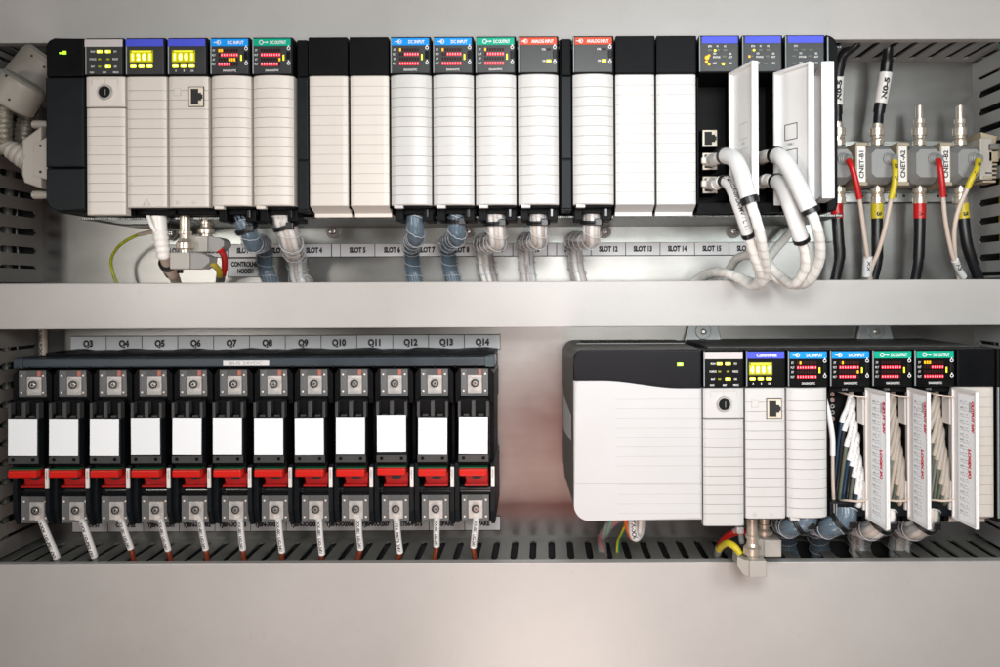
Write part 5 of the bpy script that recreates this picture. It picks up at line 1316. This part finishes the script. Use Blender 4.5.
# ------------------------------------------------------------------ left edge: round plugs, parallel port plug, marker wire
def drum(label, c, dr, r, l, scr):
    c = Vector(c); dr = Vector(dr).normalized(); m = MB()
    m.rev(c, dr, [(0, r*.86), (1.5, r*.98), (3, r), (l*.8, r), (l*.92, r*.95), (l, r*.8)], 'drum', 36)
    up = Vector((0, 1, 0)); n = (up - dr*up.dot(dr)).normalized(); s_ = dr.cross(n)
    for a, tt in scr:
        q = c + dr*tt + (n*math.cos(a) + s_*math.sin(a))*r
        nn = (n*math.cos(a) + s_*math.sin(a)); m.rev(q - nn*.1, nn, [(0, 1.1), (.3, 1.1)], 'ink', 10)
    tag(m.build('round_plug', None, tuple(c)), label, 'plug')
drum('front round putty coloured plug at the upper left edge', P(8, 106, 118), (.52, 0, .80), 20.0, 27, [(-.5, 8), (.1, 24), (.75, 14)])
drum('rear round putty coloured plug close to the left black power supply', P(27, 87, 84), (.55, -.1, .78), 22, 34, [(0, 26), (-.6, 24)])
drum('lower rear round putty coloured plug hidden behind the other two', P(45, 108, 60), (.5, -.1, .8), 20, 24, [(0, 10)])
def braid(label, pts, r): 
    m = MB(); m.sweep(pts, lambda s_, th: r + .5*math.sin(s_*1.6 + th), 'braid', 16, 1.0); tag(m.build('braided_cable', None, pts[0]), label, 'cable')
braid('silvery braided cable hanging from the front round plug at the left edge', PP((6, 98, 118), (4, 110, 118), (3, 124, 116), (3, 138, 112), (0, 150, 104)), 7)
braid('silvery braided cable hanging between the left duct and the parallel plug', PP((28, 96, 90), (30, 108, 92), (26, 124, 92), (24, 142, 90), (27, 156, 84)), 7.5)
o = P(39, 160, 110); t = thing('parallel_plug', o, 'cream flat hooded plug with two thumbscrews on the side of the left black power supply', 'plug')
m = MB(); A = [P(*q, 110) for q in ((29, 142), (48, 128), (48, 190), (31, 184), (28.5, 176))]
m.prism([(q[0], q[2]) for q in A], 98, 120, 'd', 'putty', 1.6)
A = [P(*q, 120) for q in ((34, 145), (48, 137), (48, 180), (34, 176))]; m.prism([(q[0], q[2]) for q in A], 120, 120.8, 'd', 'putty', .3)
for yy in (146, 172): q = P(41, yy, 120); m.rev((q[0], 120.5, q[2]), (0, 1, 0), [(0, 1.3), (.5, 1.2)], 'ink', 10)
m.build('hood', t, o)
for yy in (124.5, 195):
    a = P(33, yy, 108); b_ = P(50, yy, 108); m = MB(); m.rev(a, Vector(b_) - Vector(a), [(0, 3.0), (1, 3.7), (9, 3.7), (9.5, 3.3), (17, 3.3)], 'putty', 16); m.build('thumbscrew', t, o)
m = MB(); c0 = P(31, 161, 110); m.sweep(PP((31, 161, 110), (22, 156, 110), (12, 150, 110), (4, 145, 108), (-10, 141, 104)), lambda s_, th: 9.5 - min(s_, 20)*.12 + (1.3 if (s_ < 20 and (s_ % 6) < 3.2) else 0), 'putty', 20, 1.0); m.build('cable', t, o)

p = PP((42.5, 322, 22), (43, 335, 22), (43, 350, 22), (43, 366, 22)); p = [(p[0][0], 22, ZM0 + 10)] + p; m = MB(); m.sweep(p, 3.9, 'wirecream', 14); m.text_on_path('24VDC x VW/A', p, 14, 46, 4.0, 3.0, 'ink', bold=.03, flip=True)
tag(m.build('marked_wire', None, p[0]), 'cream printed wire dropping behind the busbar cover beside the lower left duct', 'wire')

# ------------------------------------------------------------------ lights
def area(name, loc, target, size, energy, col, sy=None, spread=180):
    l = bpy.data.lights.new(name, 'AREA'); l.energy = energy; l.color = col; l.size = size; l.spread = math.radians(spread)
    if sy: l.shape = 'RECTANGLE'; l.size_y = sy
    o = bpy.data.objects.new(name, l); COL.objects.link(o); o.location = loc
    o.rotation_euler = (Vector(target) - Vector(loc)).to_track_quat('-Z', 'Y').to_euler()
    return o
area('key_lamp', (0.03, -0.90, 0.22), (0.10, 0, 0.02), 0.2, 1.6, (0.98, 0.99, 1.0), spread=112)
area('right_fill', (0.40, -0.85, 0.20), (0.2, 0, 0.03), 0.24, 1.35, (0.94, 0.99, 1.0), spread=118)  # unseen fill added to make the right half brighter
area('left_lamp', (-0.72, -0.95, 0.05), (0.0, 0, 0.0), 0.13, 0.9, (1.0, 0.96, 0.90), spread=110)
area('ceiling_lamp', (0.15, -1.3, 1.5), (0, 0, 0), 0.9, 1.5, (1.0, 0.98, 0.94))
area('warm_bounce', (0.0, -0.85, -0.72), (0.0, 0, -0.18), 0.3, 1.3, (1.0, 0.84, 0.76), spread=110)
area('red_bounce', (-0.01, -0.95, -0.33), (0.0, 0, -0.18), 0.17, 0.42, (1.0, 0.20, 0.14), sy=.32)
area('strip_fill', (0.10, -0.87, -0.014), (0.08, 0, -0.014), 0.4, 0.85, (1.0, 0.985, 0.96), sy=.05, spread=140)  # unseen low fill added to light the shadowed label strips
w = bpy.data.worlds.new('World'); scene.world = w; w.use_nodes = True
w.node_tree.nodes['Background'].inputs[0].default_value = (0.75, 0.78, 0.8, 1); w.node_tree.nodes['Background'].inputs[1].default_value = 0.025

# ------------------------------------------------------------------ camera
cam = bpy.data.cameras.new('Camera'); co = bpy.data.objects.new('Camera', cam); COL.objects.link(co)
co.location = (0, -D*S, 0); co.rotation_euler = (math.radians(90), ROLL * CAMSIGN if 'CAMSIGN' in globals() else ROLL, 0)
cam.sensor_width = 36; cam.lens = 36 * F / 1000; cam.shift_x = (500 - VX)/1000; cam.shift_y = -(333.5 - VY)/1000
cam.clip_start = 0.01; cam.clip_end = 100
scene.camera = co
scene.view_settings.view_transform = 'Standard'; scene.view_settings.look = 'None'; scene.view_settings.exposure = 0
scene.render.resolution_x = 1024; scene.render.resolution_y = 683
